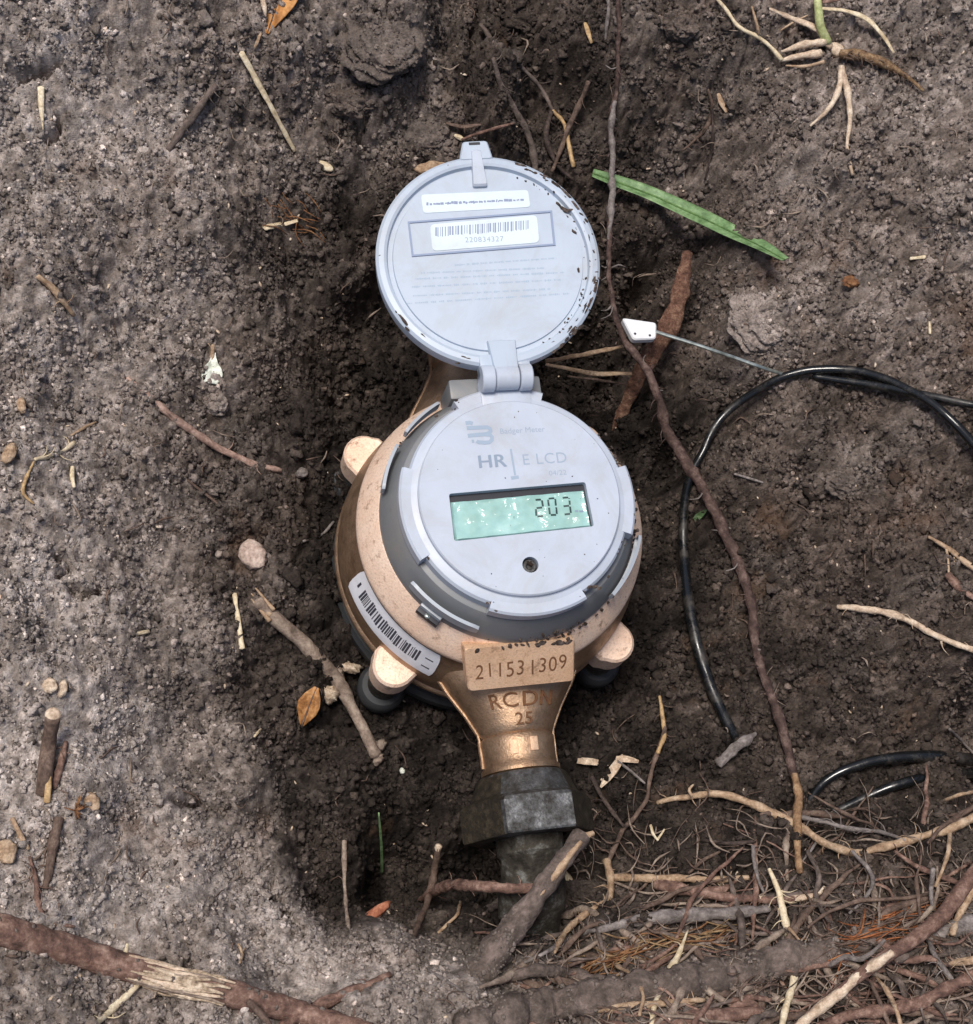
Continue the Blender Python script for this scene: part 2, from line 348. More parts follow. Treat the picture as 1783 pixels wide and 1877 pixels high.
# ------------------------------------------------------------------ mesh helpers (inputs in mm)
def raw_mesh(name, V, Fc, mats, smooth=True, sharp=None, midx=None):
    me = bpy.data.meshes.new(name)
    me.from_pydata([tuple(float(c) * S for c in v) for v in V], [], [tuple(int(i) for i in f) for f in Fc])
    for m_ in (mats if isinstance(mats, (list, tuple)) else [mats]): me.materials.append(m_)
    if smooth: me.shade_smooth()
    if smooth and sharp: me.set_sharp_from_angle(angle=math.radians(sharp))
    if midx is not None: me.polygons.foreach_set('material_index', midx)
    me.update(); return me
def link(name, me, parent=None):
    o = bpy.data.objects.new(name, me); COL.objects.link(o)
    if parent: o.parent = parent
    return o
def part(name, V, Fc, m_, parent, smooth=True, sharp=35):
    return link(name, raw_mesh(name, V, Fc, m_, smooth, sharp), parent)
def tag(o, label, cat, group=None):
    o['label'] = label; o['category'] = cat
    if group: o['group'] = group
    return o
def thing(name, label, cat, loc=(0, 0, 0), rz=0, group=None):
    o = bpy.data.objects.new(name, None); COL.objects.link(o); o.empty_display_size = 0.01
    o.location = [float(c) * S for c in loc]; o.rotation_euler = (0, 0, rz); return tag(o, label, cat, group)
def recentre(o):                 # top-level mesh: put its origin in its middle
    me = o.data; n = len(me.vertices); co = np.empty(n * 3); me.vertices.foreach_get('co', co); co = co.reshape(-1, 3)
    c0 = (co.min(0) + co.max(0)) / 2
    me.vertices.foreach_set('co', (co - c0).ravel()); o.location = c0; me.update(); return o
def join(*parts):
    V, Fc = [], []
    for v, f in parts:
        n = len(V); V += [tuple(x) for x in v]; Fc += [tuple(i + n for i in q) for q in f]
    return V, Fc
def lathe(profile, seg=128, a0=0, a1=360, close=True):
    full = abs(a1 - a0 - 360) < 1e-6; n = seg if full else seg + 1
    V, Fc = [], []
    for r, z in profile:
        for k in range(n):
            t = math.radians(a0 + (a1 - a0) * k / seg); V.append((r * math.cos(t), r * math.sin(t), z))
    for j in range(len(profile) - 1):
        for k in range(seg if full else seg):
            k2 = (k + 1) % n
            Fc.append((j * n + k, j * n + k2, (j + 1) * n + k2, (j + 1) * n + k))
    return V, Fc
def arc_block(r0, r1, z0, z1, a0, a1, seg=20, bev=0.5, zt0=None):
    # ring segment with chamfered top edge
    prof = [(r0, z0), (r0, z1), (r1 - bev, z1), (r1, z1 - bev), (r1, z0)]
    V, Fc = [], []; n = len(prof)
    for k in range(seg + 1):
        t = math.radians(a0 + (a1 - a0) * k / seg)
        for r, z in prof: V.append((r * math.cos(t), r * math.sin(t), z))
    for k in range(seg):
        for j in range(n):
            Fc.append((k * n + j, (k + 1) * n + j, (k + 1) * n + (j + 1) % n, k * n + (j + 1) % n))
    Fc.append(tuple(range(n))); Fc.append(tuple(seg * n + j for j in reversed(range(n))))
    return V, Fc
def prism(outline, z0, z1, bev=0.0):
    n = len(outline); c0 = np.mean(np.array(outline), 0)
    V = [(x, y, z0) for x, y in outline] + [(x, y, z1 - bev) for x, y in outline]
    Fc = [tuple(reversed(range(n)))] + [(k, (k + 1) % n, n + (k + 1) % n, n + k) for k in range(n)]
    if bev > 0:
        for x, y in outline:
            d = np.array([c0[0] - x, c0[1] - y]); L = np.linalg.norm(d); d = d / L * min(bev, L * 0.5); V.append((x + d[0], y + d[1], z1))
        Fc += [(n + k, n + (k + 1) % n, 2 * n + (k + 1) % n, 2 * n + k) for k in range(n)] + [tuple(range(2 * n, 3 * n))]
    else: Fc.append(tuple(range(n, 2 * n)))
    return V, Fc
def rrect(x0, y0, x1, y1, r, n=5):
    out = []
    for cx, cy, s in ((x1 - r, y1 - r, 0), (x0 + r, y1 - r, 90), (x0 + r, y0 + r, 180), (x1 - r, y0 + r, 270)):
        for k in range(n + 1):
            t = math.radians(s + 90 * k / n); out.append((cx + r * math.cos(t), cy + r * math.sin(t)))
    return out
def rquad(pts, r, n=4):           # rounded polygon
    out = []; N = len(pts); P = [np.array(p, float) for p in pts]
    for k in range(N):
        a, b, c_ = P[k - 1], P[k], P[(k + 1) % N]
        u = (a - b) / np.linalg.norm(a - b) * r; v = (c_ - b) / np.linalg.norm(c_ - b) * r
        for j in range(n + 1):
            t = j / n; out.append(tuple((b + u) * (1 - t) ** 2 + b * 2 * t * (1 - t) + (b + v) * t ** 2))
    return out
def box(x0, y0, z0, x1, y1, z1, bev=0.4):
    bm = bmesh.new(); bmesh.ops.create_cube(bm, size=1)
    for v in bm.verts: v.co = ((x0 + x1) / 2 + v.co.x * (x1 - x0), (y0 + y1) / 2 + v.co.y * (y1 - y0), (z0 + z1) / 2 + v.co.z * (z1 - z0))
    if bev: bmesh.ops.bevel(bm, geom=bm.edges[:], offset=bev, segments=2, affect='EDGES', profile=0.6)
    V = [tuple(v.co) for v in bm.verts]; bm.verts.index_update(); Fc = [tuple(v.index for v in f.verts) for f in bm.faces]; bm.free(); return V, Fc
def cyl_x(x0, x1, y, z, r, seg=32, bev=0.4):
    prof = [(0, x0), (r - bev, x0), (r, x0 + bev), (r, x1 - bev), (r - bev, x1), (0, x1)]
    V, Fc = lathe(prof, seg); return [(q, y + p * 1.0, z + w) for p, w, q in V], Fc
def text_polys(s, size, extrude=0.0, spacing=1.0):
    cu = bpy.data.curves.new('t', 'FONT'); cu.body = s; cu.size = 1; cu.extrude = extrude / size; cu.align_x = 'CENTER'; cu.align_y = 'CENTER'
    cu.space_character = spacing; cu.resolution_u = 3
    o = bpy.data.objects.new('t', cu); COL.objects.link(o); bpy.context.view_layer.update()
    me = bpy.data.meshes.new_from_object(o.evaluated_get(bpy.context.evaluated_depsgraph_get()))
    V = [(v.co.x * size, v.co.y * size, v.co.z * size) for v in me.vertices]; Fc = [tuple(p.vertices) for p in me.polygons]
    bpy.data.objects.remove(o); bpy.data.curves.remove(cu); bpy.data.meshes.remove(me); return V, Fc
def stroke(pts, w, z0, z1):      # flat printed stroke following points
    P = [np.array(p, float) for p in pts]; L, R_ = [], []
    for k in range(len(P)):
        t = P[min(k + 1, len(P) - 1)] - P[max(k - 1, 0)]; t /= np.linalg.norm(t); n = np.array([-t[1], t[0]]) * w / 2
        L.append(P[k] + n); R_.append(P[k] - n)
    V = [(*p, z1) for p in L] + [(*p, z1) for p in R_]; n = len(P)
    return V, [(k, n + k, n + k + 1, k + 1) for k in range(n - 1)]
def rect(x0, y0, x1, y1, z):
    return [(x0, y0, z), (x1, y0, z), (x1, y1, z), (x0, y1, z)], [(0, 1, 2, 3)]
def smooth_path(P, n):
    P = np.array(P, float)
    if len(P) == 2: P = np.array([P[0], (P[0] * 2 + P[1]) / 3, (P[0] + 2 * P[1]) / 3, P[1]])
    Q = np.vstack([2 * P[0] - P[1], P, 2 * P[-1] - P[-2]])
    out = []; m_ = len(P) - 1
    L = np.linalg.norm(np.diff(P, axis=0), axis=1); cum = np.concatenate([[0], np.cumsum(L)])
    for s in np.linspace(0, cum[-1], n):
        i = min(np.searchsorted(cum, s, 'right') - 1, m_ - 1); t = (s - cum[i]) / max(L[i], 1e-9)
        p0, p1, p2, p3 = Q[i:i + 4]
        out.append(0.5 * (2 * p1 + (p2 - p0) * t + (2 * p0 - 5 * p1 + 4 * p2 - p3) * t * t + (3 * p1 - p0 - 3 * p2 + p3) * t ** 3))
    return np.array(out), np.linspace(0, 1, n)
def tube(P, radii, sides=9, step=1.6, lump=0.12, wob=0.0, flat=1.0, seed=0):
    P = np.array(P, float); L = np.linalg.norm(np.diff(P, axis=0), axis=1).sum()
    n = max(6, min(260, int(L / step))); Q, t = smooth_path(P, n)
    rg = np.random.default_rng(seed + 1)
    if wob:
        k = np.linspace(0, L / 9, n)
        for ax in range(3): Q[:, ax] += wob * (perlin(k, np.full(n, seed * 1.7 + ax * 5.3), seed % 50) * (0.6 if ax == 2 else 1))
    R_ = np.interp(t, np.linspace(0, 1, len(radii)), radii)
    R_ = R_ * (1 + lump * 1.6 * perlin(np.linspace(0, L / 5, n), np.full(n, seed * 3.1), (seed + 9) % 50))
    T = np.gradient(Q, axis=0); T /= np.linalg.norm(T, axis=1)[:, None]
    N = np.cross(T[0], [0, 0, 1.0]); N /= max(np.linalg.norm(N), 1e-6)
    V, Fc = [], []
    for i in range(n):
        N = N - T[i] * (N @ T[i]); N /= np.linalg.norm(N); B = np.cross(N, T[i])
        for k in range(sides):
            a = 2 * math.pi * k / sides; j = 1 + lump * 0.8 * (rg.random() - 0.5)
            V.append(Q[i] + (N * math.cos(a) + B * math.sin(a) * flat) * R_[i] * j)
    for i in range(n - 1):
        for k in range(sides):
            k2 = (k + 1) % sides; Fc.append((i * sides + k, i * sides + k2, (i + 1) * sides + k2, (i + 1) * sides + k))
    a, b = len(V), len(V) + 1
    V.append(Q[0] - T[0] * R_[0] * 0.4); V.append(Q[-1] + T[-1] * R_[-1] * 0.4)
    for k in range(sides):
        Fc.append((a, (k + 1) % sides, k)); Fc.append((b, (n - 1) * sides + k, (n - 1) * sides + (k + 1) % sides))
    return V, Fc
_ico = {}
def ico(sub):
    if sub not in _ico:
        bm = bmesh.new(); bmesh.ops.create_icosphere(bm, subdivisions=sub, radius=1); bm.verts.index_update()
        _ico[sub] = (np.array([v.co[:] for v in bm.verts]), np.array([[v.index for v in f.verts] for f in bm.faces])); bm.free()
    return _ico[sub]
def lumpy(centre, radii, rot, seed, sub=3, amp=0.25, freq=1.6):
    V, Fc = ico(sub); V = V.copy()
    n = perlin(V[:, 0] * freq + 3 * V[:, 2] + seed, V[:, 1] * freq - 2 * V[:, 2] + seed * 2, seed % 50) + 0.5 * perlin(V[:, 0] * freq * 2.3 + 5 * V[:, 2], V[:, 1] * freq * 2.3 + seed, (seed + 5) % 50)
    V = V * (1 + amp * n)[:, None] * np.array(radii)
    E = np.array(Euler(rot).to_matrix()); return (V @ E.T + np.array(centre)), [tuple(f) for f in Fc]

# ------------------------------------------------------------------ ground
def grid_mesh():
    nx, ny = len(GX), len(GY)
    me = bpy.data.meshes.new('ground')
    co = np.stack([XX, YY, ZF], -1).reshape(-1, 3) * S
    idx = np.arange(nx * ny).reshape(ny, nx)
    q = np.stack([idx[:-1, :-1], idx[:-1, 1:], idx[1:, 1:], idx[1:, :-1]], -1).reshape(-1, 4)
    me.vertices.add(len(co)); me.vertices.foreach_set('co', co.ravel())
    me.loops.add(q.size); me.loops.foreach_set('vertex_index', q.ravel().astype(np.int32))
    me.polygons.add(len(q)); me.polygons.foreach_set('loop_start', np.arange(0, q.size, 4, dtype=np.int32))
    me.update(calc_edges=True); me.shade_smooth()
    for nm, v in (('dry', DRY), ('wet_shade', WET_SHADE), ('tint', np.clip(0.44 + 0.34 * (H3 - 0.5) + 0.24 * (H2 - 0.5) + 0.2 * fbm(XX / 5, YY / 5, 61, 2), 0, 0.9))):
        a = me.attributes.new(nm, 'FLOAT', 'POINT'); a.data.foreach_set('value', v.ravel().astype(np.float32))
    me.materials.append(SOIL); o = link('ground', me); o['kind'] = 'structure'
    o['label'] = 'dug earth hole with pale dry banks and moist brown soil'
grid_mesh()

# ------------------------------------------------------------------ loose crumbs of soil
def in_view(x, y, z):
    dx, dy, dz = x - CAM[0], y - CAM[1], z - CAM[2]
    d = -(dx * ZC[0] + dy * ZC[1] + dz * ZC[2]); px = W / 2 + F * (dx * XC[0] + dy * XC[1] + dz * XC[2]) / d; py = H / 2 - F * (dx * YC[0] + dy * YC[1] + dz * YC[2]) / d
    return (px > -110) & (px < W + 110) & (py > -110) & (py < H + 110)
CUBE_V = np.array([(a, b, c) for a in (-1, 1) for b in (-1, 1) for c in (-1, 1)], float) * 0.74
CUBE_F = np.array([(0, 1, 3), (0, 3, 2), (4, 6, 7), (4, 7, 5), (0, 4, 5), (0, 5, 1), (2, 3, 7), (2, 7, 6), (0, 2, 6), (0, 6, 4), (1, 5, 7), (1, 7, 3)])
def crumb_set(n, BV, BF, med, sig, lo, hi, jit, flat=1.0):
    n = int(n * 1.95); x = RNG.uniform(-335, 365, n); y = RNG.uniform(-330, 420, n); z = bil(x, y)
    clump = fbm(x / 16, y / 16, 31, 3)
    keep = (np.hypot(x, y) > 46) & (RNG.random(n) < np.clip(0.62 + 1.1 * clump, 0.12, 1) * np.where(in_view(x, y, z), 1.0, 0.16))
    x, y, z = x[keep], y[keep], z[keep]; n = len(x); dry = dryness(x, y); nv = len(BV)
    r = np.clip(np.exp(RNG.normal(math.log(med), sig, n)) * (1.15 - 0.38 * dry), lo, hi)
    z = z + r * RNG.uniform(-0.6, 0.5, n)
    V = BV[None] * RNG.uniform(1 - jit, 1 + jit, (n, nv, 1)) * RNG.uniform(0.6, 1.35, (n, 1, 3)) * r[:, None, None]
    V = V + RNG.normal(0, 0.13, (n, nv, 3)) * r[:, None, None]
    q = RNG.normal(size=(n, 4)); q /= np.linalg.norm(q, axis=1)[:, None]; w, a, b, c_ = q.T
    Rm = np.stack([1 - 2 * (b * b + c_ * c_), 2 * (a * b - c_ * w), 2 * (a * c_ + b * w), 2 * (a * b + c_ * w), 1 - 2 * (a * a + c_ * c_), 2 * (b * c_ - a * w),
                   2 * (a * c_ - b * w), 2 * (b * c_ + a * w), 1 - 2 * (a * a + b * b)], -1).reshape(n, 3, 3)
    V = np.einsum('nvk,njk->nvj', V, Rm); V[:, :, 2] *= flat
    if flat < 1:              # lumps: broken up by noise, pressed into the ground
        V *= (1 + 0.55 * perlin(V[:, :, 0] / r[:, None] * 1.6 + np.arange(n)[:, None] * 3.1, V[:, :, 1] / r[:, None] * 1.6 + V[:, :, 2] / r[:, None] * 2.2, 81))[:, :, None]
        z = z - 0.25 * r
    V = V + np.stack([x, y, z], -1)[:, None]
    tint = np.clip(RNG.normal(0.47, 0.17, n), 0, 0.9); u = RNG.random(n); tint[u < 0.018] = 1.0; tint[u > 0.93] *= 0.35
    return V.reshape(-1, 3), (BF[None] + (np.arange(n) * nv)[:, None, None]).reshape(-1, 3), np.repeat(dry, nv), np.repeat(wet_and_shade(x, y), nv), np.repeat(tint, nv)
def crumbs():
    BV, BF = ico(1)
    B2V, B2F = ico(2)
    A = crumb_set(185000, CUBE_V, CUBE_F, 0.60, 0.36, 0.25, 1.2, 0.34); B = crumb_set(15000, BV, BF, 1.05, 0.30, 0.7, 2.0, 0.38); L = crumb_set(5600, B2V, B2F, 1.35, 0.36, 0.8, 3.2, 0.30, 0.55)
    V = np.concatenate([A[0], B[0], L[0]]); Fc = np.concatenate([A[1], B[1] + len(A[0]), L[1] + len(A[0]) + len(B[0])])
    me = bpy.data.meshes.new('soil_crumbs')
    me.vertices.add(len(V)); me.vertices.foreach_set('co', (V * S).ravel())
    me.loops.add(Fc.size); me.loops.foreach_set('vertex_index', Fc.ravel().astype(np.int32))
    me.polygons.add(len(Fc)); me.polygons.foreach_set('loop_start', np.arange(0, Fc.size, 3, dtype=np.int32))
    me.update(calc_edges=True)
    for k, nm in ((2, 'dry'), (3, 'wet_shade'), (4, 'tint')):
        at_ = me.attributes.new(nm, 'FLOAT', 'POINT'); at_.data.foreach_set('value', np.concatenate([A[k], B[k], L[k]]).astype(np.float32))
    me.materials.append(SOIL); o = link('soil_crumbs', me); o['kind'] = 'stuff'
    o['label'] = 'loose crumbs of brown and grey soil strewn over the hole'
def bil(x, y):
    i = np.clip(np.searchsorted(GX, x) - 1, 0, len(GX) - 2); j = np.clip(np.searchsorted(GY, y) - 1, 0, len(GY) - 2)
    tx = (x - GX[i]) / (GX[i + 1] - GX[i]); ty = (y - GY[j]) / (GY[j + 1] - GY[j])
    return ((ZF[j, i] * (1 - tx) + ZF[j, i + 1] * tx) * (1 - ty) + (ZF[j + 1, i] * (1 - tx) + ZF[j + 1, i + 1] * tx) * ty)
crumbs()

# ================================================================== WATER METER
meter = thing('water_meter', 'bronze water meter with its pale blue-grey hinged lid flipped open', 'water meter', (0, 0, 0), AL)
ZFACE = 100.0
def polar(r, a, z): t = math.radians(a); return (r * math.cos(t), r * math.sin(t), z)

GRIME = bark('dried mud', (0.020, 0.014, 0.012), (0.085, 0.062, 0.052), (0.22, 0.175, 0.15), 2.0, 0.95, 1.0)
# bronze main case
BODY = [(55.0, 62.6), (54.2, 62.2), (54.0, 61.4), (54.8, 59), (58.2, 47.5), (59.0, 43), (59.2, 38), (58.8, 31), (58.4, 29.2), (59.0, 28.8), (59.5, 28.0), (59.5, 26.2), (58.8, 25.6), (57.2, 25.2), (56.4, 23), (56.0, 16), (54.5, 14), (0, 14)]
RING = [(40, 76.6), (47.4, 76.5), (48.6, 75.6), (54.0, 67.4), (54.9, 65.9), (55.2, 64.8), (55.2, 63.2), (54.9, 62.7), (54.0, 62.4)]
part('case_ring', *lathe(RING, 160), BRIGHT, meter, sharp=40)
part('bronze_case', *lathe([(0, 62.6)] + BODY, 160), BRASS, meter, sharp=28)
# four corner lugs with the bolt bosses below them
for a in (226, 317, 137, 43):
    c_ = polar(61.2, a, 0); t = math.radians(a)
    out = []
    for k in range(24):
        b_ = math.radians(k * 15); rx = 8.4 if math.cos(b_) > 0 else 16
        x, y = rx * math.cos(b_), 8.4 * math.sin(b_) * (1.0 if math.cos(b_) > 0 else 1.12)
        out.append((c_[0] + x * math.cos(t) - y * math.sin(t), c_[1] + x * math.sin(t) + y * math.cos(t)))
    part('corner_lug', *prism(out, 27, 39.5, 1.0), BRIGHT, meter, sharp=40)
    bo = [(c_[0] + 0.5 * math.cos(t) + 6.6 * math.cos(math.radians(k * 15)), c_[1] + 0.5 * math.sin(t) + 6.6 * math.sin(math.radians(k * 15))) for k in range(24)]
    part('bolt', *prism(bo, 4, 27.2, 0.3), MUDSTEEL, meter)
# dark bottom plate with four ears
part('bottom_plate', *lathe([(0, 3), (56, 3), (58.5, 5), (59, 8), (59, 12), (57.5, 13.9), (0, 13.9)], 128), DARKP, meter)
for a in (226, 317, 137, 43):
    c_ = polar(62.5, a, 0); V, Fc = lathe([(0, 1), (8.6, 1), (9.6, 2.5), (9.8, 7), (9.3, 9.6), (8.2, 10.8), (0, 10.8)], 32)
    part('plate_ear', [(x + c_[0], y + c_[1], z) for x, y, z in V], Fc, DARKP, meter)
# the two spuds: wide throat narrowing to a round collar
def spud_section(y):              # half width, half height, exponent at distance y from the meter's centre
    ks = [(40, 30, 19, 2.6), (50, 27.5, 18.5, 2.6), (58, 23.5, 17.2, 2.4), (66, 18.5, 15.6, 2.2), (72, 15.4, 14.6, 2.0), (75, 14.2, 14.1, 2.0), (76.2, 13.2, 13.2, 2.0), (77.2, 14.2, 14.2, 2.0),
          (84, 13.9, 13.9, 2.0), (87.2, 14.0, 14.0, 2.0), (88.4, 15.0, 15.0, 2), (90, 14.9, 14.9, 2.0), (90.6, 13.4, 13.4, 2), (97, 13.2, 13.2, 2)]
    ya = [k[0] for k in ks]
    return tuple(np.interp(y, ya, [k[j] for k in ks]) for j in (1, 2, 3))
ZS = 42.0
def spud_point(y, a, off=0.0):
    hw, hh, ex = spud_section(y); c_, s = math.cos(a), math.sin(a)
    x = math.copysign(abs(c_) ** (2 / ex), c_) * (hw + off); z = math.copysign(abs(s) ** (2 / ex), s) * (hh + off)
    return x, z
for sg in (-1, 1):
    ys = np.unique(np.concatenate([np.arange(40, 74, 2.0), [75, 76.2, 77.2, 80, 84, 87.2, 88.4, 90, 90.6, 97]]))
    V, Fc = [], []; n = 64
    for y in ys:
        for k in range(n):
            x, z = spud_point(y, 2 * math.pi * k / n); V.append((x, sg * y, ZS + z))
    for j in range(len(ys) - 1):
        for k in range(n): Fc.append((j * n + k, (j + 1) * n + k, (j + 1) * n + (k + 1) % n, j * n + (k + 1) % n))
    Fc.append(tuple(range(n))); Fc.append(tuple(reversed(range((len(ys) - 1) * n, len(ys) * n))))
    sp = part('spud', V, Fc, BRASS, meter, sharp=50)
    for sx in (-1, 1):            # the casting seam along each flank
        q = [(sx * (spud_section(y)[0] + 0.25), sg * y, ZS) for y in np.arange(48, 88, 3.0)]
        part('casting_seam', *tube(q, [0.9, 0.8, 0.7], 6, 2, 0.15, 0, 1, 3), BRASS, sp)
    if sg < 0:                    # raised foundry marks
        marks = []
        for s, y0, size in (('RCDN', 65.2, 7.6), ('25', 72.2, 6.4)):
            V, Fc = text_polys(s, size, 0.55, 1.08)
            VV = []
            for x, y, z in V:
                yy = y0 - y; hw, hh, ex = spud_section(yy); a = math.pi / 2 - (x + 0.6) / (0.5 * (hw + hh)); xx, zz = spud_point(yy, a, z + 0.1)
                VV.append((xx, -yy, ZS + zz))
            marks.append((VV, Fc))
        part('foundry_marks', *join(*marks), STAMP, sp, smooth=False)
        # two small cast pads on the collar
        pads = []
        for x0, y0 in ((-4.4, 82), (3.2, 81.4)):
            V, Fc = box(-1.5, -2.6, 0, 1.5, 2.6, 0.9, 0.3); VV = []
            for x, y, z in V:
                a = math.pi / 2 - (x + x0) / 13.8; xx, zz = spud_point(y0 - y, a, z - 0.3); VV.append((xx, -(y0 - y), ZS + zz))
            pads.append((VV, Fc))
        part('cast_pad', *join(*pads), BRASSD, sp)
# serial number plate on the near side
def frame(o, x, y):               # local frame matrix from origin and two directions
    x = Vector(x).normalized(); y = Vector(y); y = (y - x * y.dot(x)).normalized(); z = x.cross(y); M = Matrix.Identity(4)
    for i in range(3): M[i][0], M[i][1], M[i][2], M[i][3] = x[i], y[i], z[i], o[i] * S
    return M
pl_o = np.array([-1.4, -54.4, 71.0]); pt = math.radians(42)
pl = link('serial_plate', raw_mesh('serial_plate', *prism(rquad([(-19.6, -9.2), (20.6, -9.2), (20.0, 8.6), (-21.4, 8.6)], 1.6), -5, 0.9, 0.5), BRASSD, True, 30), meter)
pl.matrix_local = frame(pl_o, (1, 0.012, 0), (0, math.cos(pt), math.sin(pt)))
hand = np.random.default_rng(2); digs = []
for k, ch in enumerate('211531309'):
    V, Fc = text_polys(ch, 8.8 * hand.uniform(0.94, 1.06), 0.0); a = hand.normal() * 0.06; cx, cy = (k - 4) * 4.55 + (0.9 if k > 4 else 0), hand.normal() * 0.35 + (0.2 if k > 6 else 0)
    digs.append(([(cx + x * 0.95 * math.cos(a) - y * math.sin(a), cy + x * math.sin(a) + y * math.cos(a), z) for x, y, z in V], Fc))
V, Fc = join(*digs)
part('stamped_number', [(x * 0.84 - 0.2, y - 1.8, 0.96) for x, y, z in V], Fc, STAMP, pl, smooth=False)
rimrg = np.random.default_rng(5)
lump = [lumpy((rimrg.uniform(-20, 20), 7.9 + rimrg.normal() * 0.5, 0.9), (rimrg.uniform(0.6, 1.9), rimrg.uniform(0.4, 0.9), 0.4), (0, 0, rimrg.uniform(0, 3)), k, 2) for k in range(16)]
d_ = part('grime', *join(*lump), GRIME, pl); d_['kind'] = 'stuff'
# white sticker with bars, wrapped round the near left wall of the case
def wall_r(z): zz = [p[1] for p in BODY][::-1]; rr = [p[0] for p in BODY][::-1]; return float(np.interp(z, zz, rr))
def wall_patch(a0, a1, z0, z1, off, na, nz=5, cut=0.0):
    V, Fc = [], []
    for j in range(nz + 1):
        z = z0 + (z1 - z0) * j / nz
        for k in range(na + 1):
            e_ = cut if j in (0, nz) else (cut * 0.25 if j in (1, nz - 1) else 0.0)
            V.append(polar(wall_r(z) + off, a0 + e_ + (a1 - a0 - 2 * e_) * k / na, z))
    for j in range(nz):
        for k in range(na): Fc.append((j * (na + 1) + k, j * (na + 1) + k + 1, (j + 1) * (na + 1) + k + 1, (j + 1) * (na + 1) + k))
    return V, Fc
SA0, SA1, SZ0, SZ1 = 192, 239.5, 44.8, 60.6
st = part('side_sticker', *wall_patch(SA0, SA1, SZ0, SZ1, 0.45, 40, 6, 1.0), plastic('white sticker film', (0.86, 0.87, 0.93), 0.4, 0.03), meter, sharp=60)
bars = []; a = SA0 + 7; rg = np.random.default_rng(3)
while a < SA1 - 8:
    w = rg.choice([0.25, 0.4, 0.7, 0.9]); lo = 49.4 + rg.uniform(0, 0.8); hi = 56.4 + rg.choice([0, 0, 0.7]); bars.append(wall_patch(a, a + w, lo, hi, 0.52, 2, 2)); a += w + rg.choice([0.3, 0.45, 0.8])
part('barcode', *join(*bars), DARKINK, st)
small = [wall_patch(SA0 + 3.4, SA0 + 4.4, 52, 55.6, 0.52, 2, 2)] + [wall_patch(SA1 - 5.6, SA1 - 2.2, z, z + 0.7, 0.52, 4, 1) for z in (49.2, 54.6)]
part('small_print', *join(*small), DARKINK, st)['kind'] = 'stuff'

# grey shroud under the register
SH = [(48.0, 74.5), (48.1, 77.8), (47.6, 80.0), (46.8, 82.6), (45.2, 86.4), (43.8, 89.4), (42.9, 90.6), (40.5, 91.3), (36, 91.4), (0, 91.4)]
sh = part('grey_shroud', *lathe(SH, 160), GREYP, meter, sharp=28)
part('shroud_block', *box(-19, 42, 72, 16, 50, 92, 1.2), GREYP, sh)
# raised pale bayonet ribs round the shroud
def sloped_rib(a0, a1, za, zb, off, seg=16):
    V, Fc = [], []
    def rr(z): zz = [p[1] for p in SH][::-1]; r_ = [p[0] for p in SH][::-1]; return float(np.interp(z, zz, r_))
    for k in range(seg + 1):
        t = a0 + (a1 - a0) * k / seg; e_ = min(k, seg - k); sh_ = 0.6 if e_ == 0 else 0.0
        for z, o_ in ((za + sh_, -0.4), (za + sh_ + 0.3, off), (zb - sh_ - 0.3, off), (zb - sh_, -0.4)): V.append(polar(rr(z) + o_, t, z))
    for k in range(seg):
        for j in range(3): Fc.append((k * 4 + j, (k + 1) * 4 + j, (k + 1) * 4 + j + 1, k * 4 + j + 1))
    Fc += [(0, 1, 2, 3), (seg * 4 + 3, seg * 4 + 2, seg * 4 + 1, seg * 4)]
    return V, Fc
GREYL = plastic('lighter grey plastic', (0.37, 0.41, 0.465), 0.38, 0.14)
for a0, a1 in ((212, 247), (312, 343), (146, 168), (118, 139)):
    part('bayonet_rib', *sloped_rib(a0, a1, 82.6, 88.8, 0.8), GREYL, sh)
# little seal tab with a dark slot at the shroud's foot
V, Fc = box(-4.6, -2.3, 0, 4.6, 1.6, 5.2, 0.5)
def put(V, a, r, z):
    t = math.radians(a - 90); c_, s = math.cos(t), math.sin(t); p = polar(r, a, z)
    return [(x * c_ - y * s * 1 + p[0], x * s + y * c_ + p[1], q + p[2]) for x, y, q in V]
part('seal_tab', put(V, 226, 47.8, 76.2), Fc, GREYL, sh)
V, Fc = box(-4.7, 0.2, 0, 4.7, 2.7, 3.4, 0.3); part('seal_slot', put(V, 226, 48.3, 75.4), Fc, SLOT, sh)
V, Fc = lumpy((0.2, 1.9, 2.9), (1.3, 0.9, 0.8), (0, 0, 0), 4, 2); part('seal_wire', put([tuple(v) for v in V], 226, 48.5, 75.8), Fc, WIRE, sh)
# mud on the shroud, mostly on its near side
dr = np.random.default_rng(12); blobs = []
for k in range(60):
    a = dr.choice([dr.normal(285, 14), dr.normal(335, 14), dr.normal(20, 12), dr.normal(150, 10)]); z = dr.uniform(77, 84); zz = [p[1] for p in SH][::-1]; r_ = float(np.interp(z, zz, [p[0] for p in SH][::-1]))
    q = dr.uniform(0.25, 0.9); blobs.append(lumpy(polar(r_, a, z), (q * 1.3, q, q * 0.7), tuple(dr.uniform(0, 3, 3)), k, 1, 0.3))
for k in range(46):
    a = dr.choice([dr.normal(288, 10), dr.normal(312, 16), dr.normal(350, 14)]); q = dr.uniform(0.3, 0.9); blobs.append(lumpy(polar(49.0, a, 76.2), (q * 1.6, q, q * 0.7), tuple(dr.uniform(0, 3, 3)), k + 80, 1, 0.3))
d_ = part('mud_specks', *join(*blobs), GRIME, sh); d_['kind'] = 'stuff'

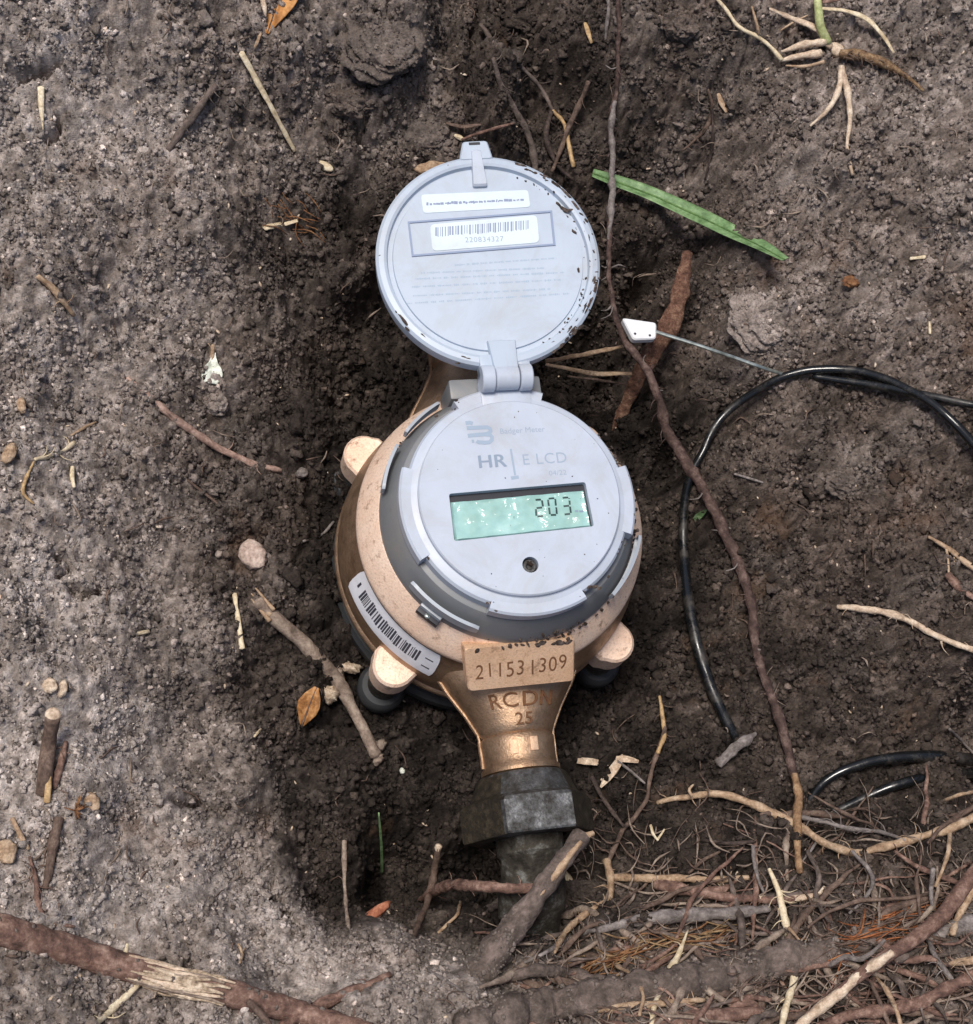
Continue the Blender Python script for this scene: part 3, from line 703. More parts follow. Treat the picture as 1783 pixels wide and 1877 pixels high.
# register: white lugs, face disc with the display window cut into it
RF = 36.6
reg = part('register_rim', *lathe([(36.0, 90), (41.0, 90), (41.0, 95.6), (40.2, 96.8), (38.4, 97.4), (RF + 0.35, 97.6), (RF + 0.3, 96.8), (RF - 0.4, 96.8)], 160), WHITE, meter, sharp=30)
for a0, a1 in ((160, 208), (248, 297), (-22, 14), (70, 116)):
    part('rim_lug', *arc_block(39.0, 43.6, 91.4, 97.1, a0, a1, 24, 0.8), WHITE, reg, sharp=30)
def fl(px, py, z=ZFACE): return loc_z(px, py, z)
LQ = [fl(822.5, 905), fl(1072.5, 883.5), fl(1088.5, 964.5), fl(832.5, 992)]     # display window corners
SCR = fl(972, 1035)
outer = [(RF * math.cos(math.radians(k * 2.5)), RF * math.sin(math.radians(k * 2.5))) for k in range(144)]
win = rquad(LQ, 1.0); hole = [(SCR[0] + 2.95 * math.cos(math.radians(-k * 15)), SCR[1] + 2.95 * math.sin(math.radians(-k * 15))) for k in range(24)]
rings = [outer, win, hole]
flat = [p for r_ in rings for p in r_]
tri = tessellate_polygon([[Vector((x, y, 0)) for x, y in r_] for r_ in rings])
V = [(x, y, ZFACE) for x, y in flat]; Fc = []
for a, b, c_ in tri:
    A, B, C_ = (np.array(flat[i]) for i in (a, b, c_)); Fc.append((a, b, c_) if np.cross(B - A, C_ - A) > 0 else (a, c_, b))
n0 = 0
for r_, dz, flip in ((outer, -0.5, 0), (win, -2.6, 1), (hole, -3.0, 1)):
    n = len(r_); b0 = len(V)
    c_ = np.mean(np.array(r_), 0)
    for x, y in r_:
        g = 1.012 if not flip else 1.0
        V.append((c_[0] + (x - c_[0]) * g, c_[1] + (y - c_[1]) * g, ZFACE + dz))
    for k in range(n): Fc.append((n0 + k, b0 + k, b0 + (k + 1) % n, n0 + (k + 1) % n))
    if not flip:
        b1 = len(V); V += [(x * 1.012, y * 1.012, ZFACE - 3.6) for x, y in r_]
        for k in range(n): Fc.append((b0 + k, b1 + k, b1 + (k + 1) % n, b0 + (k + 1) % n))
    n0 += n
face = part('register_face', V, Fc, WHITE, meter, sharp=25)
part('window_floor', [(x, y, ZFACE - 2.5) for x, y in win], [tuple(range(len(win)))], SLOT, face, smooth=False)
def prn(name, geo, m_, dz=0.0): return part(name, [(x, y, ZFACE + 0.06 + dz + z) for x, y, z in geo[0]], geo[1], m_, face, smooth=False)
def face_text(s, px, py, size, m_, name, sx=1.0, spacing=1.0, rot=0.0):
    x0, y0 = fl(px, py); V, Fc = text_polys(s, size, 0, spacing); c_, s_ = math.cos(rot), math.sin(rot)
    return prn(name, ([(x0 + (x * sx) * c_ - y * s_, y0 + (x * sx) * s_ + y * c_, 0) for x, y, z in V], Fc), m_)
face_text('HR', 900.5, 847, 7.0, INK, 'model_letters', 1.12, 1.05)
V1, F1 = text_polys('HR', 7.0, 0, 1.05)
x0, y0 = fl(900.5, 847); prn('bold_letters', ([(x0 + x * 1.12 + 0.35, y0 + y + 0.1, 0) for x, y, z in V1], F1), INK, 0.03)
face_text('E LCD', 998, 841.5, 5.9, INK2, 'type_letters', 1.0, 1.08)
face_text('Badger Meter', 957, 789, 3.0, INK2, 'maker_name', 1.02)
face_text('04/22', 1022, 867, 2.7, INK2, 'date_print', 1.1)
def z7(x, y): return fl(780 + x / 4.953, 740 + y / 4.953)
prn('divider_line', stroke([z7(772, 410), z7(790, 520), z7(812, 650)], 0.75, 0, 0), INK2)
prn('divider_foot', stroke([z7(775, 676), z7(845, 666)], 1.3, 0, 0), INK2)
prn('emblem', join(stroke([z7(362, 178), z7(400, 172), z7(428, 182)], 1.5, 0, 0),
    stroke([z7(372, 222), z7(480, 217), z7(560, 214), z7(584, 228), z7(590, 250), z7(576, 268), z7(540, 277), z7(450, 285), z7(382, 292)], 1.5, 0, 0.02),
    stroke([z7(540, 279), z7(584, 283), z7(602, 303), z7(600, 330), z7(580, 350), z7(540, 354), z7(478, 350), z7(462, 338)], 1.5, 0, 0.04),
    stroke([z7(418, 343), z7(440, 341)], 1.3, 0, 0)), INK2)
part('face_screw', *(lambda g: ([(x + SCR[0], y + SCR[1], z + ZFACE - 3.0) for x, y, z in g[0]], g[1]))(lathe([(0, 0.4), (0.9, 0.4), (1.0, 1.2), (1.5, 1.6), (2.3, 1.5), (2.7, 0.6), (2.8, 0.1)], 24)), STEEL, face)
grm = [lumpy((SCR[0] + 0.9 * math.cos(k), SCR[1] + 0.9 * math.sin(k) + 0.5, ZFACE - 1.6), (0.9, 0.6, 0.4), (0, 0, k), k, 1) for k in range(3)]
d_ = part('screw_grime', *join(*grm), SOIL, face); d_['kind'] = 'stuff'
spk = []
for k in range(26):
    a, r_ = dr.uniform(0, 6.28), 36 * math.sqrt(dr.random()); q = dr.uniform(0.10, 0.28); spk.append(lumpy((r_ * math.cos(a), r_ * math.sin(a), ZFACE), (q * 1.4, q, 0.08), (0, 0, a), k, 1))
for k in range(44):
    a = dr.choice([dr.normal(-15, 14), dr.normal(-60, 9), dr.normal(205, 4), dr.normal(115, 8), dr.normal(251, 3), dr.normal(20, 10)]); q = dr.uniform(0.2, 0.75)
    spk.append(lumpy(polar(dr.uniform(39.5, 43.4), a, 96.8), (q * 1.5, q, q * 0.5), (0, 0, math.radians(a + 90)), k, 1))
d_ = part('dirt_specks', *join(*spk), GRIME, face); d_['kind'] = 'stuff'
# liquid crystal display: glass slab a little lower than the window, leaving a dark gap along its far edge
dx, dy = (np.array(LQ[3]) - np.array(LQ[0])), (np.array(LQ[1]) - np.array(LQ[0]))
uq = lambda u, v: tuple(np.array(LQ[0]) * (1 - u) * (1 - v) + np.array(LQ[1]) * u * (1 - v) + np.array(LQ[2]) * u * v + np.array(LQ[3]) * (1 - u) * v)
ZL = ZFACE - 1.25
def film(x, y): return 0.50 * float(perlin(np.array(x / 6.5), np.array(y / 3.4), 4)) + 0.16 * float(perlin(np.array(x / 2.4), np.array(y / 1.6), 11))
ng, mg = 60, 22
V, Fc = [], []
for j in range(mg + 1):
    for k in range(ng + 1):
        u, v = 0.006 + 0.988 * k / ng, 0.135 + 0.855 * j / mg
        p = uq(u, v); ed = min(k, ng - k, j, mg - j)
        w = film(*p)
        V.append((*p, ZL + (w if ed else -1.5) + (0.25 if ed == 1 else 0)))
for j in range(mg):
    for k in range(ng): Fc.append((j * (ng + 1) + k, (j + 1) * (ng + 1) + k, (j + 1) * (ng + 1) + k + 1, j * (ng + 1) + k + 1))
lcd = part('display', V, Fc, LCD, meter, sharp=60)
SEG7 = {'a': ((0, 1), (1, 1)), 'b': ((1, 1), (1, .5)), 'c': ((1, .5), (1, 0)), 'd': ((0, 0), (1, 0)), 'e': ((0, .5), (0, 0)), 'f': ((0, 1), (0, .5)), 'g': ((0, .5), (1, .5))}
DG = {'2': 'abged', '0': 'abcdef', '3': 'abgcd'}
for ch, (cx, cy) in zip('203', ((1038, 936), (1157, 926), (1284, 918))):
    geo = []
    for s in DG[ch]:
        (xa, ya), (xb, yb) = SEG7[s]; p = np.array([(xa - .5) * 66, (.5 - ya) * 150]); q = np.array([(xb - .5) * 66, (.5 - yb) * 150])
        d_ = (q - p) / np.linalg.norm(q - p) * 8; p, q = p + d_, q - d_
        sk = lambda v: z7(cx + v[0] + 0.12 * v[1], cy + v[1] - 0.09 * v[0])
        geo.append(stroke([sk(p), sk((p + q) / 2), sk(q)], 0.72, 0, 0))
    V, Fc = join(*geo); part('digit', [(x, y, ZL + 0.06 + film(x, y)) for x, y, z in V], Fc, SEGINK, lcd, smooth=False)
V, Fc = join(stroke([z7(1362, 965), z7(1392, 962)], 0.7, 0, 0), stroke([z7(1402, 966), z7(1442, 962)], 0.7, 0, 0)); part('unit_mark', [(x, y, ZL + 0.06 + film(x, y)) for x, y, z in V], Fc, INK, lcd, smooth=False)

# hinge and lid
HZ = 101.0
hp = RM.T @ at_z(927, 692, HZ); HX, HY = hp[0], hp[1]
lb, lg = math.radians(4), math.radians(-4)
X0, Y0 = np.array([1, 0, 0.0]), np.array([0, math.cos(lb), math.sin(lb)]); N0 = np.cross(X0, Y0)
LX = X0 * math.cos(lg) - N0 * math.sin(lg); LN = np.cross(LX, Y0)
LR = 42.2
LC = np.array([HX, HY, HZ]) + LX * (-1.0) + Y0 * 46.4          # lid centre, meter-local
lid = bpy.data.objects.new('lid', None)
prof = [(0, 0), (LR * 0.846, 0), (LR * 0.852, -0.9), (LR * 0.893, -0.9), (LR * 0.905, 0.9), (LR * 0.93, 1.3), (LR * 0.975, 1.1), (LR, 0.2), (LR + 0.1, -1.2), (LR - 0.4, -6.2), (LR - 2.0, -7.6), (0, -8.2)]
lid = link('lid', raw_mesh('lid', *lathe(prof, 160), LIDIN, True, 22), meter)
lid.matrix_local = frame(LC, LX, Y0)
PW = RM @ LC; NW = RM @ LN; XW = RM @ LX; YW = RM @ Y0
def ll(px, py):
    q = hit_plane(px, py, PW, NW) - PW; return q @ XW, q @ YW
z1 = lambda x, y: ll(600 + x / 2.743, 240 + y / 2.743)
# tab with its ramp
part('lid_tab', *prism(rquad([(-6.6, LR - 1.6), (6.4, LR - 1.6), (4.9, LR + 6.2), (-4.6, LR + 6.2)], 1.3), -4.5, 1.5, 0.6), LIDIN, lid, sharp=30)
part('tab_ramp', *prism(rquad([(-2.7, 29.6), (2.9, 29.6), (1.9, LR + 2.5), (-1.7, LR + 2.5)], 0.8), -0.5, 2.1, 0.7), WHITE, lid, sharp=30)
part('tab_slot', *prism(rquad([(-2.3, LR + 4.4), (2.0, LR + 4.4), (2.0, LR + 5.5), (-2.3, LR + 5.5)], 0.3), 1.2, 1.62), SLOT, lid)
# labels
L1 = [z1(470, 322), z1(1008, 298), z1(1020, 384), z1(482, 415)][::-1]
part('paper_label', *prism(rquad(L1, 1.3), -0.1, 0.22, 0.06), PAPER, lid, sharp=30)
rg = np.random.default_rng(8); geo = []; t = 0.0
while t < 0.97:
    w = rg.uniform(0.008, 0.05); hgt = rg.uniform(0.15, 1.0)
    pa, pb = (np.array(z1(497 + 490 * u, 370 - 22 * u + rg.normal() * 1.5)) for u in (t, min(t + w, 1))); geo.append(stroke([pa, (pa + pb) / 2, pb], 0.35 + hgt * 0.9, 0, 0)); t += w + rg.choice([0.002, 0.012])
V, Fc = join(*geo); part('rubbed_print', [(x, y, 0.25) for x, y, z in V], Fc, BARINK, lid, smooth=False)
L2o = [z1(403, 458), z1(1128, 402), z1(1146, 577), z1(424, 634)]
L2i = [z1(413, 466), z1(1119, 412), z1(1135, 569), z1(432, 624)]
a_, b_ = [(*p, 0.05) for p in L2o], [(*p, 0.05) for p in L2i]
part('label_frame', a_ + b_ + [(*p, 0.5) for p in L2o] + [(*p, 0.5) for p in L2i], [(k, (k + 1) % 4, 8 + (k + 1) % 4, 8 + k) for k in range(4)] + [(8 + k, 8 + (k + 1) % 4, 12 + (k + 1) % 4, 12 + k) for k in range(4)] + [(12 + k, 12 + (k + 1) % 4, 4 + (k + 1) % 4, 4 + k) for k in range(4)], GAP, lid, smooth=False)
L3 = [z1(515, 472), z1(1052, 424), z1(1066, 562), z1(527, 606)][::-1]
part('paper_label', *prism(rquad(L3, 2.0), -0.1, 0.24, 0.06), PAPER, lid, sharp=30)
geo = []; u = 0.0
while u < 1:
    w = rg.choice([0.006, 0.010, 0.016]); geo.append(([(*z1(542 + 476 * uu, 487 - 40 * uu + vv + 3 * uu), 0) for uu, vv in ((u, 0), (u, 45 + rg.uniform(-3, 6)), (u + w, 45 + rg.uniform(-3, 6)), (u + w, 0))], [(0, 1, 2, 3)])); u += w + rg.choice([0.007, 0.012, 0.02])
V, Fc = join(*geo); part('barcode', [(x, y, 0.28) for x, y, z in V], Fc, BARINK, lid, smooth=False)
V, Fc = text_polys('220834327', 3.0, 0, 1.1); p0 = z1(788, 548); ra = math.radians(-1.5)
part('label_number', [(p0[0] + x * math.cos(ra) - y * math.sin(ra), p0[1] + x * math.sin(ra) + y * math.cos(ra), 0.28) for x, y, z in V], Fc, INK2, lid, smooth=False)
geo = []                          # worn rows of moulded text, too faint to read
for r0, (xa, xb, ya, yb) in enumerate(((640, 1150, 675, 640), (470, 1090, 715, 690), (440, 1190, 745, 712), (425, 1185, 785, 748), (430, 1120, 830, 795), (400, 1215, 868, 818))):
    t = 0.0; word = rg.integers(3, 10)
    while t < 1:
        pa, pb = (np.array(z1(xa + (xb - xa) * q, ya + (yb - ya) * q)) for q in (t, min(t + 0.0085, 1))); geo.append(stroke([pa, (pa + pb) / 2, pb], rg.choice([0.28, 0.5, 0.62, 0.8]), 0, 0)); t += 0.0115; word -= 1
        if word == 0: t += 0.016; word = rg.integers(3, 10)
V, Fc = join(*geo); part('moulded_text', [(x, y, 0.06) for x, y, z in V], Fc, plastic('worn print', (0.335, 0.43, 0.55), 0.4), lid, smooth=False)
# dirt stuck to the lid's rim, mostly on its right
blobs = []
for (sx, sy), q, an in (((1000, 205), 2.6, -30), ((1040, 218), 2.2, -35), ((1085, 245), 2.0, -40), ((1100, 258), 1.3, 0), ((1160, 368), 1.5, -45), ((1190, 395), 2.4, -35), ((1222, 402), 1.5, 10), ((1272, 425), 1.7, -50), ((1296, 455), 1.6, -60),
        ((1240, 508), 1.5, -50), ((1335, 612), 1.6, -70), ((1343, 655), 0.9, 0), ((1262, 700), 1.3, 90), ((1348, 715), 1.0, 0), ((1347, 757), 0.9, 0), ((1341, 800), 0.8, 0), ((1270, 990), 1.7, 40), ((1240, 1015), 1.9, 45), ((1203, 1050), 1.3, 45), ((1175, 1085), 1.9, 40), ((1140, 1112), 1.5, 35),
        ((262, 632), 0.7, 0), ((400, 1000), 1.3, -50), ((345, 915), 0.8, -60), ((655, 1172), 1.0, 0), ((690, 90), 1.2, 40), ((742, 86), 1.1, 0), ((790, 100), 1.0, 0), ((605, 180), 0.5, 0)):
    p = z1(sx, sy); blobs.append(lumpy((*p, 0.9 if math.hypot(*p) > LR * 0.89 else 0), (q * 0.85, q * 0.36, 0.4), (0, 0, math.radians(an)), int(sx), 2, 0.45, 2.2))
for k in range(70):
    a = dr.choice([dr.normal(8, 22), dr.normal(42, 20), dr.normal(-42, 10), dr.normal(-10, 12)]); q = dr.uniform(0.12, 0.45); r_ = dr.uniform(LR * 0.855, LR) if k % 3 else LR * (0.875 + dr.normal() * 0.01)
    blobs.append(lumpy((r_ * math.cos(math.radians(a)), r_ * math.sin(math.radians(a)), 1.0 if r_ > LR * 0.9 else -0.9), (q * 1.6, q, q * 0.5), (0, 0, dr.uniform(0, 3)), k, 1, 0.3))
for k in range(34):               # flat brown smears of dried mud
    a = dr.choice([dr.normal(5, 26), dr.normal(-40, 12), dr.normal(48, 10), dr.normal(200, 40)]); q = dr.uniform(0.5, 1.5); r_ = dr.uniform(LR * 0.935, LR * 0.985)
    blobs.append(lumpy((r_ * math.cos(math.radians(a)), r_ * math.sin(math.radians(a)), 1.12), (q * 1.9, q * 0.42, 0.16), (0, 0, math.radians(a + 90)), k + 300, 2, 0.5, 2.4))
d_ = part('rim_dirt', *join(*blobs), GRIME, lid); d_['kind'] = 'stuff'
# hinge: three knuckles, the lid's two arms and the bridge on the register
hg = part('hinge', *cyl_x(HX - 4.2, HX + 4.6, HY, HZ - 0.5, 4.5), WHITE, meter, sharp=30)
part('hinge_bridge', *box(HX - 9.5, 36.5, 92, HX + 9.5, HY + 1.0, HZ - 3.2, 1.0), WHITE, hg, sharp=30)
part('hinge_strap', *prism([(HX - 4.2, HY), (HX + 4.6, HY), (HX + 5.0, HY + 14), (HX - 5.6, HY + 14)], HZ + 0.2, HZ + 2.6, 0.5), LIDIN, hg, sharp=30)
for xa, xb in ((-9.4, -4.5), (4.9, 9.6)):
    part('hinge_knuckle', *cyl_x(HX + xa, HX + xb, HY, HZ - 0.5, 5.0), WHITE, hg, sharp=30)
    part('hinge_arm', *box(HX + xa, HY, HZ - 4.8, HX + xb, HY + 9, HZ + 1.6, 0.9), LIDIN, hg, sharp=30)

MUDDY = bark('mud-caked steel', (0.010, 0.007, 0.004), (0.028, 0.021, 0.013), (0.065, 0.052, 0.034), 1.2, 0.7, 1.0)
# ------------------------------------------------------------------ pipes screwed to the meter
def mloc(x, y, z): p = RM @ np.array([x, y, z]); return p
def hex_nut(y0, y1, r, sg):
    V, Fc = [], []; n = 96
    for y, k_, ch in ((0.0, 0.72, 1), (1.2, 0.76, 1), (0.36, 0.90, 1), (0.42, 1.0, 0.55), (0.48, 1.0, 0), (0.97, 1.0, 0), (1.0, 0.985, 0), (1.0, 0.62, 1)):
        yy = y0 + (y1 - y0) * (y if y != 1.2 else 0.04)
        for k in range(n):
            a = 2 * math.pi * k / n + math.radians(0.0); u = (a % (math.pi / 3)) - math.pi / 6
            hexr = r * math.cos(math.pi / 6) / math.cos(u); rr = k_ * (hexr * (1 - ch) + min(hexr, r * 0.89) * ch)
            V.append((rr * math.cos(a), sg * yy, ZS + rr * math.sin(a)))
    m_ = len(V) // n
    for j in range(m_ - 1):
        for k in range(n): Fc.append((j * n + k, j * n + (k + 1) % n, (j + 1) * n + (k + 1) % n, (j + 1) * n + k))
    return V, Fc
def pipe(y0, y1, prof, sg, bend=0.0):
    V, Fc = [], []; n = 40
    for t, r in prof:
        y = y0 + (y1 - y0) * t
        for k in range(n):
            a = 2 * math.pi * k / n; V.append((r * math.cos(a), sg * y, ZS + r * math.sin(a) + bend * t * t))
    for j in range(len(prof) - 1):
        for k in range(n): Fc.append((j * n + k, j * n + (k + 1) % n, (j + 1) * n + (k + 1) % n, (j + 1) * n + k))
    return V, Fc
sp1 = thing('service_pipe', 'muddy iron pipe with grey hexagonal coupling nut below the stamped spud', 'pipe', (0, 0, 0), AL)
V, Fc = hex_nut(90.8, 114, 25.2, -1)
mi = [0 if (abs(np.mean([V[i][0] for i in f])) < 12.9 + 1.2 * math.sin(k) and np.mean([V[i][2] for i in f]) > ZS) else 1 for k, f in enumerate(Fc)]
link('coupling_nut', raw_mesh('coupling_nut', V, Fc, [STEEL, MUDDY], True, 24, mi), sp1)
part('pipe_tail', *pipe(108, 172, [(0, 12.6), (0.18, 12.6), (0.2, 11.4), (0.3, 11.6), (0.36, 12.8), (0.5, 12.7), (0.53, 11.2), (1, 11.2)], -1, -52), MUDSTEEL, sp1, sharp=40)
sp2 = thing('service_pipe', 'bronze pipe coupling half hidden behind the open lid', 'pipe', (0, 0, 0), AL)
part('coupling_nut', *hex_nut(90.8, 116, 24, 1), BRASS, sp2, sharp=24)
part('pipe_tail', *pipe(110, 168, [(0, 13), (0.4, 13), (0.42, 14.5), (0.9, 14.5), (0.93, 12), (1, 11)], 1, -14), BRASS, sp2, sharp=40)

# ================================================================== THINGS LYING IN THE HOLE
PXMM = 0.205
def top_z(px, py, d=7): return 0.6 * max(at(px + a, py + b)[2] for a, b in ((0, 0), (d, 0), (-d, 0), (0, d), (0, -d))) + 0.4 * at(px, py)[2]
def path3(pts, lift=0.5, smooth=True):
    # picture path -> points resting on the soil; a point may carry (lift) or (None, absolute height)
    key = []
    for p in pts:
        px, py = p[0], p[1]
        if len(p) >= 4: z = p[3]
        else: z = top_z(px, py) + 0.6 + (p[2] if len(p) == 3 else lift)
        key.append((px, py, z, len(p) >= 4))
    out = []
    for a, b in zip(key[:-1], key[1:]):
        n = max(1, int(math.hypot(b[0] - a[0], b[1] - a[1]) / 38))
        for k in range(n):
            t = k / n; px, py = a[0] * (1 - t) + b[0] * t, a[1] * (1 - t) + b[1] * t
            zl = a[2] * (1 - t) + b[2] * t
            if not (a[3] or b[3]) and k:
                zl = 0.5 * zl + 0.5 * (top_z(px, py) + 0.6 + lift)
            out.append([px, py, zl])
    out.append(list(key[-1][:3]))
    O = np.array(out)
    if len(key) > 2:              # round the corners of the path in the picture
        Q, _ = smooth_path(np.array([k[:2] + (0,) for k in key]), len(O)); O[:, :2] = Q[:, :2]
    if smooth and len(O) > 4:
        z = O[:, 2].copy()
        for _ in range(2): z[1:-1] = 0.25 * z[:-2] + 0.5 * z[1:-1] + 0.25 * z[2:]
        O[:, 2] = z
    return [at_z(px, py, z) for px, py, z in O]
_seed = [100]
def limb_mesh(pts, w, m_, lift=None, lump=0.19, wob=0.6, flat=1.0, sides=10, step=1.5, name='root'):
    _seed[0] += 1
    w = w if isinstance(w, (list, tuple)) else [w, w]
    rr = [max(0.22, x * 0.5 * PXMM) for x in w]
    L = (0.45 * max(rr) if lift is None else lift)
    P = path3(pts, L)
    return raw_mesh(name, *tube(P, rr, sides, step, lump, wob, flat, _seed[0]), m_, True)
def limb(name, label, cat, pts, w, m_, group=None, kids=(), **kw):
    o = tag(link(name, limb_mesh(pts, w, m_, name=name, **kw)), label, cat, group)
    recentre(o)
    if cat == 'root' and max(w if isinstance(w, (list, tuple)) else [w]) >= 9:
        P = path3(pts, 0.45 * 0.5 * PXMM * 12 if kw.get('lift') is None else kw['lift']); Q, _ = smooth_path(P, 60); L = np.linalg.norm(np.diff(Q, axis=0), axis=1).sum(); rh = np.random.default_rng(_seed[0]); g = []
        for k in range(int(L / 5)):
            q = Q[rh.integers(2, 58)]; a = rh.uniform(0, 6.28); l = rh.uniform(2, 8); d1 = np.array([math.cos(a), math.sin(a), rh.uniform(-.3, .5)]); d2 = np.array([math.cos(a + .6), math.sin(a + .6), rh.uniform(-.6, .2)])
            g.append(tube([q, q + d1 * l * .5, q + d1 * l * .5 + d2 * l * .5], [0.28, 0.2, 0.1], 4, 1.6, 0.1, 0.3, 1, k))
        if g: c_ = link('root_hairs', raw_mesh('root_hairs', *join(*g), m_), o); c_['kind'] = 'stuff'; c_.matrix_local = Matrix.Translation(-o.location)
    for nm, p, ww, mm in kids:
        c_ = link(nm, limb_mesh(p, ww, mm, wob=0.4, sides=7, name=nm), o); c_.matrix_local = Matrix.Translation(-o.location)
    return o
def soil_attr(me, dry, tint, wet_shade=0.0):
    n = len(me.vertices)
    for nm, v in (('dry', dry), ('tint', tint), ('wet_shade', wet_shade)):
        a = me.attributes.new(nm, 'FLOAT', 'POINT'); a.data.foreach_set('value', (np.full(n, v) + RNG.normal(0, 0.05, n)).astype(np.float32))
def clod(label, px, py, w, h, d, seed, sink=0.45, rot=0.0, amp=0.34, tint=0.5, group=None):
    p = at(px, py); R_ = (w * 0.5 * PXMM, h * 0.5 * PXMM, d)
    V, Fc = lumpy(p + np.array([0, 0, d * (0.05 - sink)]), (R_[0], R_[1], d * 0.7), (0.1, -0.15, rot), seed, 5, amp, 1.6)
    V = np.array(V); V[:, 2] += 0.9 * fbm(V[:, 0] / 4.5, V[:, 1] / 4.5 + V[:, 2] / 4, seed, 3) - 1.1 * np.clip(0.12 - np.abs(perlin(V[:, 0] / 6, V[:, 1] / 6, seed + 3)), 0, 1) / 0.12
    dr_, wt_ = float(dryness(p[0], p[1])), float(wet_and_shade(p[0], p[1]))
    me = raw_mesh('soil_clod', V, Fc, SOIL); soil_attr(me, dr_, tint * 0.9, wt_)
    o = recentre(tag(link('soil_clod', me), label, 'soil clod', group)); rg = np.random.default_rng(seed); B1, F1_ = ico(1); top = [v for v in V if v[2] > np.percentile(V[:, 2], 45)]; n = int(w * h / 60); g = []
    for k in range(n):
        q = top[rg.integers(len(top))]; r_ = min(1.3, math.exp(rg.normal(math.log(0.5), 0.4))); g.append((CUBE_V * rg.uniform(0.65, 1.35, (8, 1)) * rg.uniform(0.6, 1.3, 3) * r_ @ np.array(Euler(tuple(rg.uniform(0, 6, 3))).to_matrix()) + q, CUBE_F))
    me = raw_mesh('soil_crumbs', *join(*g), SOIL, False); soil_attr(me, dr_, tint, wt_); c_ = link('soil_crumbs', me, o); c_['kind'] = 'stuff'; c_.matrix_local = Matrix.Translation(-o.location)
    return o
def pebble(name, label, cat, px, py, w, h, d, m_, seed, rot=0.0, amp=0.22, lift=0.0, sub=3):
    p = at_z(px, py, top_z(px, py) + 0.6); V, Fc = lumpy(p + np.array([0, 0, d * 0.3 + lift]), (w * .5 * PXMM, h * .5 * PXMM, d), (0, 0, rot), seed, sub, amp, 1.2)
    return recentre(tag(link(name, raw_mesh(name, V, Fc, m_)), label, cat))
def blade(p0, p1, prof, cup, thick=0.3, bend=0.0, n=18, m_=6, up=(0, 0, 1), tilt=0.0, ripple=0.0, seed=0):
    # a leaf blade between two points: prof = half widths along it, cup = how far its edges rise (fold)
    p0, p1 = np.array(p0), np.array(p1); ax = p1 - p0; L = np.linalg.norm(ax); ax /= L
    s = np.cross(np.array(up, float), ax); s /= np.linalg.norm(s); u = np.cross(ax, s)
    s, u = s * math.cos(tilt) + u * math.sin(tilt), u * math.cos(tilt) - s * math.sin(tilt)
    V, Fc = [], []
    for layer in (0, -thick):
        for i in range(n + 1):
            t = i / n; hw = np.interp(t, np.linspace(0, 1, len(prof)), prof)
            for j in range(-m_, m_ + 1):
                v = j / m_; r_ = ripple * float(perlin(np.array(t * 6 + seed), np.array(v * 2.0 + seed), seed % 50))
                V.append(p0 + ax * L * t + s * hw * v + u * (cup * hw * abs(v) ** 1.3 + bend * math.sin(math.pi * t) * L + layer + r_ + hw * 0.02))
    k = 2 * m_ + 1; off = (n + 1) * k
    for i in range(n):
        for j in range(k - 1):
            a = i * k + j; Fc.append((a, a + k, a + k + 1, a + 1)); b = a + off; Fc.append((b, b + 1, b + k + 1, b + k))
        for j in (0, k - 1):
            a = i * k + j; b = a + off; q = (a, b, b + k, a + k); Fc.append(q if j == 0 else q[::-1])
    for i in (0, n):
        for j in range(k - 1):
            a = i * k + j; b = a + off; q = (a, a + 1, b + 1, b); Fc.append(q if i == 0 else q[::-1])
    return V, Fc
def leaf(name, label, cat, a, b, prof, m_, cup=0.25, bend=0.05, tilt=0.0, lift=(1, 2), ripple=0.3, rib=None):
    p0, p1 = at(*a) + np.array([0, 0, lift[0]]), at(*b) + np.array([0, 0, lift[1]])
    V, Fc = blade(p0, p1, [x * PXMM for x in prof], cup, 0.3, bend, tilt=tilt, ripple=ripple, seed=int(a[0]) % 47)
    o = recentre(tag(link(name, raw_mesh(name, V, Fc, m_)), label, cat))
    if rib:
        k = 13; n = 18; mid = [np.array(V[i * k + 6]) + np.array([0, 0, 0.1]) for i in range(n + 1)]
        c_ = link('midrib', raw_mesh('midrib', *tube(mid, [0.45, 0.2], 6, 2, 0.05, 0), rib), o); c_.matrix_local = Matrix.Translation(-o.location)
    return o

# ---------------- clods and stones on the banks
clod('large pale clod at the top edge between the orange leaf and the lid tab', 690, 60, 150, 170, 9, 3, rot=0.3)
clod('rounded clod below the large pale clod, left of the lid tab', 640, 170, 110, 80, 7, 8, rot=-0.2)
clod('flat-topped block of dark soil right above the lid', 770, 225, 150, 120, 9, 12, 0.55, 0.2, 0.22, 0.42)
clod('knobbly clod at the top edge above the thin root with the yellow tip', 955, 25, 120, 70, 8, 21)
clod('tall narrow clod beside the dark crack above the lid', 880, 130, 50, 90, 7, 25, 0.5, 0.1, 0.3, 0.42)
clod('pale flaky clod above the bend of the black cable', 1390, 590, 105, 110, 6, 31, 0.45, 0.4, 0.4, 0.62)
clod('lumpy clod right of the red-brown stick, under the straight wire', 1310, 700, 90, 60, 6, 36, 0.5, 0.2)
clod('small clod in front of the bottom corner of the hole, right of the nut', 1150, 1480, 70, 50, 6, 40)
clod('round clod between the long dark root and the black cable end', 1400, 1290, 60, 46, 5, 44)
clod('grey clod half buried on the left bank below the thin pink root', 395, 738, 46, 44, 5, 47, 0.3, 0, 0.3, 0.8)
clod('broad clod under the roots at the lower right of the muddy pipe', 1080, 1640, 110, 60, 9, 51)
clod('muddy clod at the foot of the thick bark-covered stick', 800, 1700, 90, 60, 7, 55)
clod('dark clod in the near corner of the hole by the thin stalk', 600, 1560, 70, 46, 6, 59, 0.5, 0, 0.3, 0.35)
